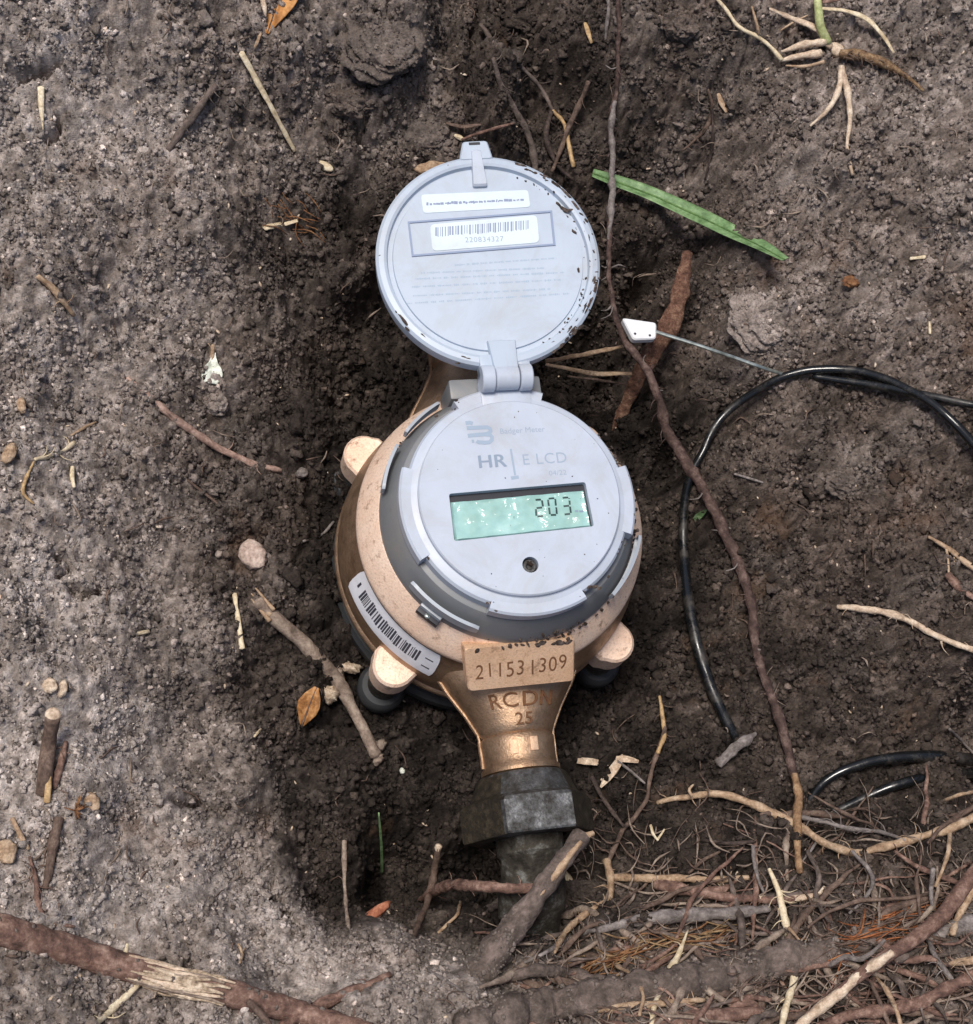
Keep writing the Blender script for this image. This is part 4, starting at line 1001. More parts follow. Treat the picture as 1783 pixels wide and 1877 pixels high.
clod('crumbly clod above the uprooted grass shoot', 1250, 40, 80, 60, 6, 63)
clod('broken clod on the right bank below the cable loop', 1560, 880, 90, 60, 5, 67, 0.55)
clod('clod beside the brass lug under the white sticker', 640, 1390, 70, 50, 6, 71, 0.5, 0, 0.3, 0.4)
pebble('stone', 'pinkish angular stone on the soil left of the meter', 'stone', 463, 1018, 50, 60, 3.6, STONE, 6, 0.4, 0.3)
leaf('bark_chip', 'greenish white chip on the left bank', 'chip', (386, 708), (392, 652), [11, 19, 20, 17, 9, 5, 3], CHIP, 0.2, 0.04, 0.1, (2.6, 3.0), 0.5)
limb('root_tip', 'tiny tan root tip above the greenish white chip', 'root', [(390, 632), (389, 664)], [6, 10], TAN, wob=0.1)
pebble('seed', 'cream oval seed at the lower end of the long straw', 'seed', 594, 306, 40, 19, 1.7, STRAW, 11, -0.35, 0.06)
pebble('bark_flake', 'small cream fragment just left of the lid tab', 'bark', 842, 253, 24, 10, 1.0, STRAW, 13, -0.4, 0.2)
pebble('bark_flake', 'pale crumbling flake caught behind the lid at its upper left edge', 'bark', 786, 316, 62, 26, 2.0, TAN, 14, 0.3, 0.4, 3)
pebble('stone', 'small grey stone left of the upper left brass lug', 'stone', 553, 868, 26, 20, 2.2, GREYROOT, 15, 0.3)
pebble('stone', 'white grain of grit in the dark soil below the knotty twig', 'stone', 737, 1413, 11, 12, 1.2, CHIP, 16)
pebble('bark_flake', 'light pink flake on the left bank above the cut twig', 'bark', 92, 1256, 24, 26, 1.2, PALE, 17, 0.5, 0.3)
pebble('bark_flake', 'second pink flake right of the first, above the cut twig', 'bark', 114, 1263, 16, 32, 1.2, PALE, 18, -0.2, 0.3)
pebble('bark_flake', 'small orange flake on the left edge beside the curved rootlet', 'bark', 40, 744, 16, 30, 1.2, TAN, 19, 0.2, 0.3)
pebble('bark_flake', 'orange brown flake at the left edge below the smaller orange flake', 'bark', 16, 833, 22, 40, 1.4, TAN, 20, -0.4, 0.35)
pebble('bark_flake', 'pinkish torn flake at the left edge above the thick root', 'bark', 10, 1560, 34, 40, 1.6, TAN, 22, 0.3, 0.35)
pebble('bark_flake', 'rusty flake on the right bank far from the meter', 'bark', 1560, 515, 40, 26, 1.0, ORANGE, 23, 0.3, 0.4)
pebble('bark_flake', 'pale chips of wood under the leaning bark-covered stick', 'bark', 1042, 1622, 22, 50, 1.8, STRAW, 24, 0.35, 0.3)

# ---------------- straws and small pieces on the left
limb('straw', 'long cream straw lying towards the cream seed', 'straw', [(442, 96), (480, 165), (518, 236), (540, 277)], [13, 12, 10, 9], STRAW, flat=0.5, lump=0.1, wob=0.15)
limb('straw', 'upright cream splinter of straw near the upper left edge', 'straw', [(75, 160), (76, 198), (79, 238)], [11, 9, 3], STRAW, flat=0.5, wob=0.1)
limb('straw', 'yellowish jointed straw left of the knotty twig', 'straw', [(430, 1088), (436, 1135), (440, 1162), (443, 1189)], [8, 9, 10, 12], STRAW, flat=0.6, wob=0.15)
limb('straw', 'tiny yellow bit of straw on the left bank', 'straw', [(248, 1162), (273, 1157)], [6, 7], STRAW, flat=0.6, wob=0)
limb('straw', 'short stubby straw below the curved rootlet', 'straw', [(133, 855), (132, 874), (136, 893)], [8, 9, 6], STRAW, wob=0.1)
limb('straw', 'tiny yellow straw below the small orange leaf', 'straw', [(466, 1350), (478, 1336)], [5, 5], STRAW, wob=0)
limb('straw', 'thin straw beside the red rootlet above the thick root', 'straw', [(22, 1500), (36, 1528), (53, 1557)], [9, 8, 7], TAN, wob=0.15)
limb('straw', 'broken straw scrap on the dark soil left of the lid', 'straw', [(484, 418), (515, 412)], [14, 12], STRAW, flat=0.5, wob=0.2)
limb('straw', 'short straw scrap touching the broken one left of the lid', 'straw', [(522, 411), (545, 404)], [9, 8], STRAW, flat=0.5, wob=0.2)
limb('straw', 'orange straw flake at the top edge, right of centre', 'straw', [(1072, 42), (1078, 60), (1084, 79)], [7, 12, 8], YELLOW, flat=0.4, wob=0)
limb('straw', 'tan flake of straw hanging below the uprooted grass roots', 'straw', [(1316, 172), (1323, 190), (1331, 206)], [8, 13, 6], TAN, flat=0.4, wob=0)
limb('straw', 'pale sliver of straw on the right bank right of the green blade', 'straw', [(1668, 474), (1695, 471)], [8, 9], STRAW, flat=0.5, wob=0)
limb('straw', 'tiny yellow splinter standing on the rusty right bank', 'straw', [(1703, 590), (1704, 612)], [5, 5], STRAW, wob=0)
limb('root', 'reddish rootlet with a tan lower end at the far left', 'root', [(70, 507), (102, 535), (118, 556), (135, 578)], [12, 13, 9, 8], TAN, wob=0.3)
limb('root', 'pink root on the left bank dipping under the soil in its middle', 'root', [(233, 692, -0.8), (273, 728), (318, 765), (361, 796), (385, 812, -1.2), (406, 824), (456, 848), (514, 862)], [9, 15, 14, 14, 12, 12, 14, 11], bark('pinkish root bark', (0.16, 0.095, 0.075), (0.36, 0.235, 0.19), (0.55, 0.40, 0.335)), wob=0.3, lift=2.0)
limb('root', 'curved cream rootlet on the left bank', 'root', [(64, 842), (102, 833), (122, 823), (136, 811)], [6, 9, 8, 8], STRAW, wob=0.2)
limb('root', 'thin straight rootlet above the curved cream one', 'root', [(130, 798), (150, 786), (176, 774)], [4, 6, 4], TAN, wob=0.2)
limb('root', 'hooked olive rootlet hanging below the curved cream one', 'root', [(62, 846), (46, 880), (42, 903), (62, 924)], [4, 7, 7, 4], YELLOW, wob=0.2)
limb('root', 'grey rootlet poking from the soil towards the bronze case', 'root', [(556, 992), (590, 980), (612, 956)], [5, 7, 5], GREYROOT, wob=0.2)
limb('root', 'dull muddy root lying on the upper left bank', 'root', [(395, 157, 1), (366, 196), (335, 238), (308, 275, -1)], [12, 15, 17, 12], MUDROOT, wob=0.4)
limb('root', 'thin brown rootlet crossing the soil below the pink root', 'root', [(345, 880), (375, 905), (405, 930)], [4, 6, 4], BROWN, wob=0.4)
o = thing('fibre_tuft', 'rust red root fibres matted in the soil left of the lid', 'root fibres', at(530, 385))
rg = np.random.default_rng(31); fs = []
for k in range(16):
    x, y = rg.uniform(480, 570), rg.uniform(350, 425); a = rg.normal(0.6, 0.5); L = rg.uniform(25, 70)
    fs.append(tube(np.array(path3([(x, y), (x + L * .5 * math.cos(a) + rg.normal() * 5, y + L * .5 * math.sin(a) + rg.normal() * 5), (x + L * math.cos(a), y + L * math.sin(a))], 0.6)) - np.array(o.location) / S, [0.22, 0.3, 0.18], 5, 2, 0.1, 0.4, 1, k))
link('fibres', raw_mesh('fibres', *join(*fs), ORANGE), o)['kind'] = 'stuff'

# ---------------- dry leaves
leaf('dry_leaf', 'large orange dry leaf at the top edge of the photo', 'leaf', (536, -50), (489, 66), [24, 36, 40, 34, 18, 3], LEAFM, 0.12, 0.03, 0.25, (4, 1.5), 0.5, BROWN)
limb('straw', 'pale stub of straw against the large orange leaf', 'straw', [(480, -8), (484, 12), (487, 30)], [12, 10, 4], PALE, wob=0.1, lift=2)
limb('straw', 'tan leaf stalk just below the large orange leaf', 'straw', [(478, 62), (472, 76), (467, 88)], [7, 8, 5], TAN, wob=0.1)
leaf('dry_leaf', 'small orange dry leaf beside the knotty twig', 'leaf', (552, 1334), (578, 1266), [3, 12, 20, 22, 16, 5], bark('duller dry leaf', (0.16, 0.065, 0.02), (0.36, 0.165, 0.055), (0.52, 0.28, 0.12), 0.8, 0.6, 0.4), 0.35, 0.05, -0.2, (4.0, 6.0), 0.6, BROWN)

# ---------------- knotty twig left of the meter
tw = limb('knotty_twig', 'weathered knotty twig lying left of the near brass lug', 'twig', [(471, 1102, 1.5), (512, 1142), (552, 1175), (596, 1223), (622, 1254), (652, 1309), (680, 1368), (690, 1386)], [22, 28, 27, 27, 28, 24, 23, 24], TWIG, lift=3.2, wob=0.35, lump=0.09, sides=12)
tl = np.array(tw.location) / S
def kid(parent, name, V, Fc, m_):
    c_ = link(name, raw_mesh(name, [np.array(v) for v in V], Fc, m_), parent); c_.matrix_local = Matrix.Translation(-parent.location); return c_
for px, py, w, h, rz, lf, sd in ((612, 1240, 40, 30, 0.5, 4, 3), (640, 1229, 44, 22, 0.1, 4.5, 4), (604, 1276, 30, 34, -0.4, 3.5, 5), (690, 1372, 38, 22, -0.5, 3.5, 6), (691, 1392, 20, 26, 0.2, 2.5, 7)):
    p = at(px, py) + np.array([0, 0, lf]); kid(tw, 'knot', *lumpy(p, (w * .5 * PXMM, h * .5 * PXMM, 2.6), (0.2, 0.2, -rz), sd + 40, 3, 0.45, 2.4), PEELED if sd in (4, 5) else TWIG)
for q in ((471, 1102), (478, 1092), (470, 1112)):
    kid(tw, 'splintered_end', *tube(path3([(q[0] - 10, q[1] - 14, 1.5), (q[0] + 24, q[1] + 26, 3.4)], 2), [0.3, 1.0], 6, 2, 0.2, 0.2, 1, q[0]), TAN)

# ---------------- cut twigs at the left edge
ct = limb('cut_twig', 'upright brown twig with pale sawn end at the left', 'twig', [(80, 1455, 0), (86, 1390, 6), (97, 1312, 14)], [26, 25, 24], BROWN, wob=0.15, lump=0.06, sides=12)
e0 = path3([(80, 1455, 0), (86, 1390, 6), (97, 1312, 14)], 1)[-1]
V, Fc = lathe([(0, 0.5), (1.2, 0.5), (2.3, 0.35), (2.7, -0.6)], 20); dv = Vector((0.05, 0.25, 1.0)).normalized(); Mq = np.array(dv.to_track_quat('Z', 'Y').to_matrix())
kid(ct, 'cut_end', (np.array(V) @ Mq.T) + e0 + np.array([0, 0.6, 0.4]), Fc, PALE)
kid(ct, 'split_wood', *tube(path3([(86, 1470, 1.5), (89, 1430, 5), (91, 1400, 7)], 2), [1.0, 1.4, 0.8], 7, 2, 0.2, 0.2, 0.5, 5), YELLOW)
limb('root', 'short dark red root leaning against the upright cut twig', 'root', [(121, 1360, 2), (112, 1400), (98, 1445, 0)], [9, 13, 12], REDDISH, wob=0.3, lift=2)
limb('root', 'grey brown root stub below the upright cut twig', 'root', [(107, 1500, 2), (96, 1560), (82, 1628, 0)], [18, 16, 12], BROWN, wob=0.3, lift=2)
limb('root', 'thin dark red rootlet curling above the thick root', 'root', [(54, 1570), (66, 1620), (74, 1674), (98, 1690), (136, 1698)], [5, 8, 9, 8, 5], REDDISH, wob=0.5)
o = thing('fibre_tuft', 'rust red tuft of fibres beside the grey brown root stub', 'root fibres', at(138, 1486))
fs = []
for k in range(12):
    a = rg.uniform(0, 6.28); L = rg.uniform(14, 34); fs.append(tube(np.array(path3([(138, 1486, 1), (138 + L * .5 * math.cos(a), 1486 + L * .5 * math.sin(a), 2.4), (138 + L * math.cos(a), 1486 + L * math.sin(a), 1.5)], 1)) - np.array(o.location) / S, [0.3, 0.35, 0.18], 5, 2, 0.1, 0.4, 1, k))
link('fibres', raw_mesh('fibres', *join(*fs), ORANGE), o)['kind'] = 'stuff'
pebble('bark_flake', 'pale flake of wood right of the rust red tuft', 'bark', 168, 1470, 26, 30, 1.5, TAN, 26, 0.5, 0.3)

# ---------------- thick root across the bottom left
tr_pts = [(-60, 1690), (0, 1704), (60, 1722), (151, 1748), (237, 1774), (313, 1796), (390, 1812), (440, 1826)]
tr = limb('thick_root', 'thick red-brown root with peeled pale stretch along the lower left', 'root', tr_pts + [(480, 1838), (530, 1850), (590, 1868), (680, 1890)], [48, 49, 48, 47, 46, 44, 42, 42, 42, 40, 34, 28], REDDISH, lift=3.5, wob=0.3, lump=0.07, sides=14)
rg = np.random.default_rng(19); Pq = np.array(path3(tr_pts[2:], 3.5)); Qq, _ = smooth_path(Pq, 120); strips = []
def on_root(t, ang, r_):
    i_ = int(np.clip(t * 119, 1, 118)); T = Qq[i_ + 1] - Qq[i_ - 1]; T /= np.linalg.norm(T); sd = np.cross([0, 0, 1.0], T); sd /= np.linalg.norm(sd); up = np.cross(T, sd); return Qq[i_] + (sd * math.sin(ang) + up * math.cos(ang)) * r_
for k in range(26):
    ang = -1.35 + 2.7 * ((k * 0.382) % 1) + rg.normal() * 0.08; ta = rg.uniform(0.46, 0.62); tb = rg.uniform(max(ta + 0.14, 0.74), 1.0)
    P_ = [on_root(q, ang + 0.12 * math.sin(q * 14 + k), 4.35 + rg.normal() * 0.06) for q in np.linspace(ta, tb, 8)]
    kid(tr, 'peeled_strip', *tube(P_, [0.3, rg.uniform(0.6, 1.0), rg.uniform(0.6, 1.1), 0.35], 7, 1.3, 0.22, 0.35, 0.6, 61 + k), [PEELED, PEELED, PALE, TWIG][k % 4])
kid(tr, 'side_stub', *tube(path3([(228, 1752, 5), (231, 1742, 7), (233, 1730, 8)], 3.7), [1.0, 0.8, 0.4], 6, 1.2, 0.10, 0.1, 1, 62), STRAW)
kid(tr, 'bark_rib', *tube(path3([(455, 1836, 7), (478, 1858, 6), (500, 1884, 3)], 4), [1.2, 1.3, 0.8], 7, 1.5, 0.15, 0.2, 1, 63), BROWN)
limb('root', 'tan rootlet branching down from the peeled thick root', 'root', [(254, 1803, 2), (230, 1826), (205, 1850), (170, 1884)], [10, 12, 11, 10], STRAW, wob=0.3)
limb('root', 'red root crossing the lower end of the thick root', 'root', [(716, 1786), (660, 1812), (606, 1834), (560, 1856), (515, 1884)], [10, 17, 20, 20, 18], REDDISH, wob=0.4, lift=3.5)
limb('root', 'pale forked rootlet on the sandy bank above the peeled root', 'root', [(436, 1730), (443, 1745), (440, 1765)], [5, 6, 4], TAN, wob=0.2, kids=(('side_root', [(443, 1745), (450, 1738)], [4, 3], TAN),))
limb('stalk', 'thin upright tan stalk in the near left corner of the hole', 'stalk', [(631, 1541, 12), (631, 1610, 8), (634, 1660, 3), (642, 1730), (648, 1764)], [9, 8, 7, 7, 4], TWIG, wob=0.2)
leaf('grass', 'thin green grass stem standing near the pipe end', 'grass', (699, 1604), (686, 1500), [2.6, 2.8, 2.6, 2.2, 1.4], GREEN, 0.1, 0.02, 0, (2, 14), 0.1)
limb('stick', 'slender brown stick with a pale top left of the pipe end', 'stick', [(803, 1552, 14), (795, 1600, 10), (784, 1650, 5), (760, 1710), (745, 1745, -1)], [14, 13, 12, 11, 8], BROWN, wob=0.3, kids=(('pale_tip', [(804, 1549, 14.6), (802, 1556, 14)], [15, 14], PALE),))
pebble('bark_piece', 'orange-red piece of bark on the bank below the thin stalk', 'bark', 684, 1677, 74, 22, 2.2, bark('orange bark', (0.20, 0.06, 0.03), (0.40, 0.15, 0.085), (0.55, 0.27, 0.17)), 27, 0.70, 0.3)
limb('root', 'tan hooked rootlet between the slender stick and the muddy pipe', 'root', [(843, 1652, 3), (840, 1672, 3), (822, 1692), (803, 1709)], [5, 7, 6, 5], TAN, wob=0.2)
limb('root', 'thin grey rootlet on the bank below the slender stick', 'root', [(786, 1778), (820, 1800), (860, 1826)], [5, 6, 5], GREYROOT, wob=0.2)

# ---------------- roots above the lid
limb('root', 'thin grey root with a bright yellow broken tip above the lid', 'root', [(880, 45), (922, 98), (969, 136), (998, 171), (1013, 204)], [9, 11, 10, 9, 8], MUDROOT, wob=0.3, lift=2, kids=(('yellow_tip', [(1013, 203, 2), (1030, 222, 3), (1040, 250, 4), (1046, 280, 5), (1051, 306, 5)], [8, 9, 9, 10, 9], YELLOW),))
limb('root', 'dull brown root running down behind the lid', 'root', [(904, 106), (918, 153), (944, 204), (969, 248), (978, 290), (982, 330)], [8, 13, 15, 14, 16, 12], MUDROOT, wob=0.4, lift=2.5)
limb('root', 'brown root slanting down right of the yellow root tip', 'root', [(1078, 150), (1062, 190), (1046, 225), (1030, 270), (1010, 315)], [10, 12, 12, 10, 8], BROWN, wob=0.4, lift=2)
limb('root', 'thin reddish twig lying just above the lid tab', 'root', [(846, 256), (870, 247), (896, 238), (942, 226)], [5, 8, 8, 5], REDDISH, wob=0.3, lift=2)
limb('root', 'short brown root flake left above the lid tab', 'root', [(818, 226), (845, 232), (880, 229)], [6, 12, 5], BROWN, wob=0.3, flat=0.6)
limb('root', 'dark root hidden in the gap right behind the lid', 'root', [(1010, 205), (1000, 250), (1020, 300), (1050, 330)], [10, 12, 10, 6], DARKROOT, wob=0.5, lift=2)

# ---------------- the long root right of the meter and its neighbours
long_pts = [(1133, -10, 2), (1134, 62, 2), (1132, 124, 2), (1128, 182, 2.5), (1119, 215, 3), (1121, 262, 3), (1123, 328, None, 42), (1118, 400, None, 36), (1116, 490, None, 33), (1124, 560, None, 34), (1148, 630, None, 35), (1184, 676, None, 33),
            (1204, 722, None, 30), (1222, 786, None, 28), (1256, 846, 3), (1290, 900, 3), (1322, 965, 2.5), (1350, 1025, 2), (1378, 1110, 2), (1384, 1190, 2), (1408, 1260, 2), (1432, 1330, 2.5), (1448, 1390, 3), (1459, 1440, 4)]
lr = limb('long_root', 'long dark root running from the top edge past the meter', 'root', long_pts, [9, 10, 10, 10, 12, 11, 12, 10, 10, 11, 14, 18, 22, 24, 25, 23, 21, 22, 21, 19, 19, 20, 18, 17], bark('dark reddish root bark', (0.028, 0.017, 0.015), (0.085, 0.052, 0.045), (0.21, 0.145, 0.125)), lift=2, wob=0.6, lump=0.2, sides=10,
     kids=(('tan_stretch', [(1455, 1420, 4.5), (1464, 1470, 5), (1460, 1520, 6), (1466, 1600, 4)], [16, 19, 15, 12], bark('tan brown bark', (0.13, 0.075, 0.04), (0.30, 0.18, 0.10), (0.52, 0.36, 0.22))),))
c_ = link('pale_crust', limb_mesh([(1128, 186, 3), (1119, 218, 3.6), (1121, 262, 3.8), (1123, 328, None, 43), (1120, 380, None, 38.5), (1116, 440, None, 36)], [8, 14, 12, 16, 13, 7], GREYROOT, wob=0.6, lump=0.4, name='pale_crust'), lr); c_.matrix_local = Matrix.Translation(-lr.location)
rk = np.random.default_rng(77)
for k in range(26):               # fine hairs on the long root
    q = long_pts[rk.integers(2, 20)]; nx = q[0] + rk.normal() * 3; a = rk.uniform(0, 6.28); L = rk.uniform(10, 34)
    zz = at(q[0], q[1])[2] + 2 if len(q) == 3 else q[3]
    c_ = limb_mesh([(nx, q[1], None, zz), (nx + L * .5 * math.cos(a), q[1] + L * .5 * math.sin(a), None, zz + rk.uniform(-1, 2)), (nx + L * math.cos(a + .4), q[1] + L * math.sin(a + .4), None, zz + rk.uniform(-3, 1))], [4, 3, 2], GREYROOT, name='root_hair', sides=5)
    h_ = link('root_hair', c_, lr); h_.matrix_local = Matrix.Translation(-lr.location)
limb('root', 'second thin grey root beside the long one at the top edge', 'root', [(1113, -10), (1115, 20), (1112, 50), (1108, 84, -1)], [7, 8, 7, 4], GREYROOT, wob=0.3)
st_ = limb('bark_stick', 'rough red-brown stick sloping down into the dark gap by the lid', 'stick', [(1260, 462, None, 42), (1250, 515, None, 38), (1230, 592, None, 30), (1194, 648, None, 22), (1159, 714, None, 8), (1124, 800, None, -12)], [20, 40, 42, 34, 29, 20], bark('red-brown bark', (0.06, 0.032, 0.024), (0.21, 0.105, 0.07), (0.46, 0.28, 0.19), 1.5, 0.85, 1.6), wob=0.5, lump=0.15, flat=0.5, sides=14)
for a, b in (((1262, 470), (1243, 560)), ((1246, 560), (1222, 640)), ((1190, 650), (1170, 700))):
    kid(st_, 'bark_ridge', *tube(path3([(a[0], a[1], None, 43 - (a[1] - 460) * .13), (b[0], b[1], None, 43 - (b[1] - 460) * .13)], 1), [0.5, 1.3, 0.6], 6, 2, 0.25, 0.3, 0.6, a[1]), BROWN)
limb('straw', 'upper of two dirty straws reaching under the lid rim', 'straw', [(1000, 662, None, 6), (1070, 650, None, 16), (1150, 632, None, 24)], [9, 12, 8], TAN, wob=0.3, flat=0.6)
limb('straw', 'lower of two dirty straws in the dark gap by the hinge', 'straw', [(1000, 668, None, -4), (1090, 684, None, 4), (1180, 684, None, 14)], [8, 11, 8], TAN, wob=0.3, flat=0.6)
limb('straw', 'greenish thin straw below the pair in the dark gap', 'straw', [(1040, 690, None, -10), (1100, 698, None, -4), (1160, 706, None, 2)], [5, 6, 4], BROWN, wob=0.3)
def project(p):
    d = np.asarray(p) - CAM; z = -d @ ZC; return W / 2 + F * (d @ XC) / z, H / 2 - F * (d @ YC) / z
def strap(name, label, cat, pts, half, m_, rib, fold=0.30, lift=3.4):
    P0 = np.array(path3(pts, lift)); tt = np.linspace(0, 1, len(P0)); zc = np.polyfit(tt, P0[:, 2], 2); zf = np.polyval(zc, tt); zf += max(0, (P0[:, 2] - zf).max()) * 1.0 + 0.6
    P, t = smooth_path([at_z(pr[0], pr[1], z) for pr, z in zip([project(q) for q in P0], zf)], 40); V, Fc = [], []; K = 4; k = 2 * K + 1
    for layer in (0, -0.3):
        for i_ in range(40):
            T = P[min(i_ + 1, 39)] - P[max(i_ - 1, 0)]; T /= np.linalg.norm(T); sd = np.cross([0, 0, 1.0], T); sd /= np.linalg.norm(sd); hw = np.interp(t[i_], np.linspace(0, 1, len(half)), half) * PXMM
            for j in range(-K, K + 1):
                v = j / K; V.append(P[i_] + sd * hw * v + np.array([0, 0, fold * hw * abs(v) + layer + 0.35 * float(perlin(np.array(t[i_] * 7.0), np.array(v * 1.5), 3))]))
    off = 40 * k
    for i_ in range(39):
        for j in range(k - 1):
            a = i_ * k + j; Fc.append((a, a + k, a + k + 1, a + 1)); b = a + off; Fc.append((b, b + 1, b + k + 1, b + k))
        for j, fl_ in ((0, 0), (k - 1, 1)):
            a = i_ * k + j; q = (a, a + off, a + off + k, a + k); Fc.append(q[::-1] if fl_ else q)
    o = recentre(tag(link(name, raw_mesh(name, V, Fc, m_)), label, cat))
    c_ = link('midrib', raw_mesh('midrib', *tube([np.array(V[i_ * k + K]) + np.array([0, 0, 0.1]) for i_ in range(40)], [0.5, 0.5, 0.35], 6, 2, 0.05, 0), rib), o); c_.matrix_local = Matrix.Translation(-o.location)
    return o
strap('grass', 'broad green grass blade lying right of the lid', 'grass blade', [(1086, 318, 2), (1130, 334), (1173, 349), (1230, 374), (1280, 397), (1340, 426), (1390, 450, 6), (1438, 476, 7)], [10, 15, 17, 19, 20, 20, 19, 18, 16, 9], GREEN, bark('grass midrib', (0.05, 0.10, 0.03), (0.09, 0.17, 0.055), (0.14, 0.24, 0.08)))
leaf('grass', 'tiny green leaf tip between the black cable and the long root', 'grass', (1270, 955), (1292, 938), [3, 7, 6, 2], GREEN, 0.3, 0.03, 0.2, (1, 2), 0.2)

# ---------------- uprooted grass shoot, top right
SP = at(1527, 100)
us = thing('grass_shoot', 'uprooted grass shoot with white roots at the upper right', 'grass shoot', SP)
def sub(name, pts, w, m_, **kw):
    o = link(name, limb_mesh(pts, w, m_, name=name, **kw), us); o.matrix_local = Matrix.Translation(-us.location); return o
sub('stem', [(1496, -20, 6), (1500, 20, 6), (1504, 50, 5), (1516, 78, 4)], [15, 17, 18, 20], STEM, wob=0.1, lump=0.04, sides=12)
sub('sheath', [(1410, 16, 4), (1461, 38, 3.5), (1500, 56, 4), (1522, 86, 4)], [6, 12, 14, 16], PALE, wob=0.2, flat=0.6)
sub('dry_leaf', [(1506, 15, 6), (1552, 21, 5), (1597, 41, 4), (1621, 70, 3), (1638, 97, 2)], [7, 10, 11, 9, 7], STRAW, wob=0.2, flat=0.5)
sub('dry_leaf', [(1508, 4, 7), (1530, 0, 7), (1560, -8, 7)], [8, 8, 6], REDDISH, wob=0.2, flat=0.6)
V, Fc = lumpy(at(1528, 100) + np.array([0, 0, 3]), (3.8, 3.0, 2.6), (0, 0, -0.5), 5, 3, 0.2); o = link('root_crown', raw_mesh('root_crown', V, Fc, PALE), us); o.matrix_local = Matrix.Translation(-us.location)
sub('white_root', [(1432, 95, 3), (1473, 82, 3.5), (1512, 77, 4)], [5, 14, 16], PALE, wob=0.1)
sub('white_root', [(1428, 112, 2.5), (1469, 102, 3), (1505, 98, 3.5)], [5, 14, 16], PALE, wob=0.1)
sub('white_root', [(1440, 120, 1.5), (1478, 122, 2), (1510, 114, 3)], [3, 8, 8], TAN, wob=0.2)
sub('thin_root', [(1310, -6, 1), (1342, 33, 2), (1367, 62, 2), (1399, 68, 2.5), (1416, 95, 2.5), (1432, 110, 2.5)], [6, 8, 8, 9, 9, 10], STRAW, wob=0.2)
sub('thin_root', [(1378, 12, 1.5), (1384, 36, 2), (1391, 62, 2)], [4, 6, 6], TAN, wob=0.2)
sub('thin_root', [(1430, 56, 1), (1455, 40, 2), (1480, 28, 2)], [3, 5, 3], TAN, wob=0.2)
sub('white_root', [(1542, 122, 3), (1535, 172, 3), (1516, 202, 2.5), (1485, 231, 1.5)], [12, 13, 10, 5], PALE, wob=0.15)
sub('white_root', [(1542, 122, 3.5), (1554, 173, 3), (1558, 214, 2), (1552, 263, 2), (1562, 321, 1.5)], [12, 14, 10, 8, 7], PALE, wob=0.15)
sub('rhizome', [(1540, 100, 3.5), (1570, 100, 3.5), (1600, 108, 3.5), (1638, 126, 2.5), (1668, 146, 1.5), (1692, 166, 1)], [18, 24, 21, 15, 8, 5], bark('hairy rhizome', (0.06, 0.035, 0.02), (0.20, 0.12, 0.065), (0.42, 0.29, 0.17), 1.8), wob=0.3, lump=0.25)
fs = []
for k in range(40):
    t = rk.uniform(0, 1); x, y = 1545 + 110 * t, 99 + 35 * t * t + rk.normal() * 4; a = rk.normal(0.5, 0.8); L = rk.uniform(10, 34)
    fs.append(tube(np.array(path3([(x, y, 3.5), (x + L * .5 * math.cos(a), y + L * .5 * math.sin(a), 3.2), (x + L * math.cos(a + .5), y + L * math.sin(a + .5), 1.5)], 2)), [0.22, 0.18, 0.12], 4, 2, 0.1, 0.3, 1, k))
o = link('root_hairs', raw_mesh('root_hairs', *join(*fs), BROWN), us); o['kind'] = 'stuff'; o.matrix_local = Matrix.Translation(-us.location)
limb('root', 'brown forked rootlet below the uprooted grass shoot on its left', 'root', [(1297, 164), (1304, 200), (1297, 230), (1278, 252), (1251, 276)], [5, 9, 9, 7, 5], BROWN, wob=0.4, kids=(('side_root', [(1305, 200), (1306, 250), (1302, 290), (1291, 330)], [8, 7, 6, 4], DARKROOT),))

# ---------------- seal tag with its wire
TZ = 38.0
tp = [at_z(x, y, TZ) for x, y in ((1139, 583), (1203, 592), (1202, 622), (1160, 624))]
tg = thing('seal_tag', 'white plastic seal tag on a straight thin wire', 'seal tag', tp[0])
T0 = np.array(tg.location) / S
out = rquad([(p[0] - T0[0], p[1] - T0[1]) for p in tp][::-1], 1.6)
V, Fc = prism(out, -2.8, 0.6, 0.6); part('tag_body', V, Fc, plastic('white tag plastic', (0.80, 0.82, 0.86), 0.35, 0.08), tg, sharp=30)
for x, y in ((1163, 613), (1190, 616)):
    q = at_z(x, y, TZ) - T0; V, Fc = lathe([(0.5, 0.5), (0.55, 0.72), (0, 0.75)], 10); part('tag_hole', [(a + q[0], b + q[1], c_ + q[2]) for a, b, c_ in V], Fc, SLOT, tg)
wz = [at_z(1198, 607, TZ - 0.6), at_z(1300, 640, 44), at_z(1380, 668, 52), at_z(1434, 686, at(1434, 686)[2] + 3.5)]
part('wire', *tube([p - T0 for p in wz], [0.85, 0.8, 0.8, 0.8], 9, 2, 0.03, 0.1, 1, 3), WIRE, tg)

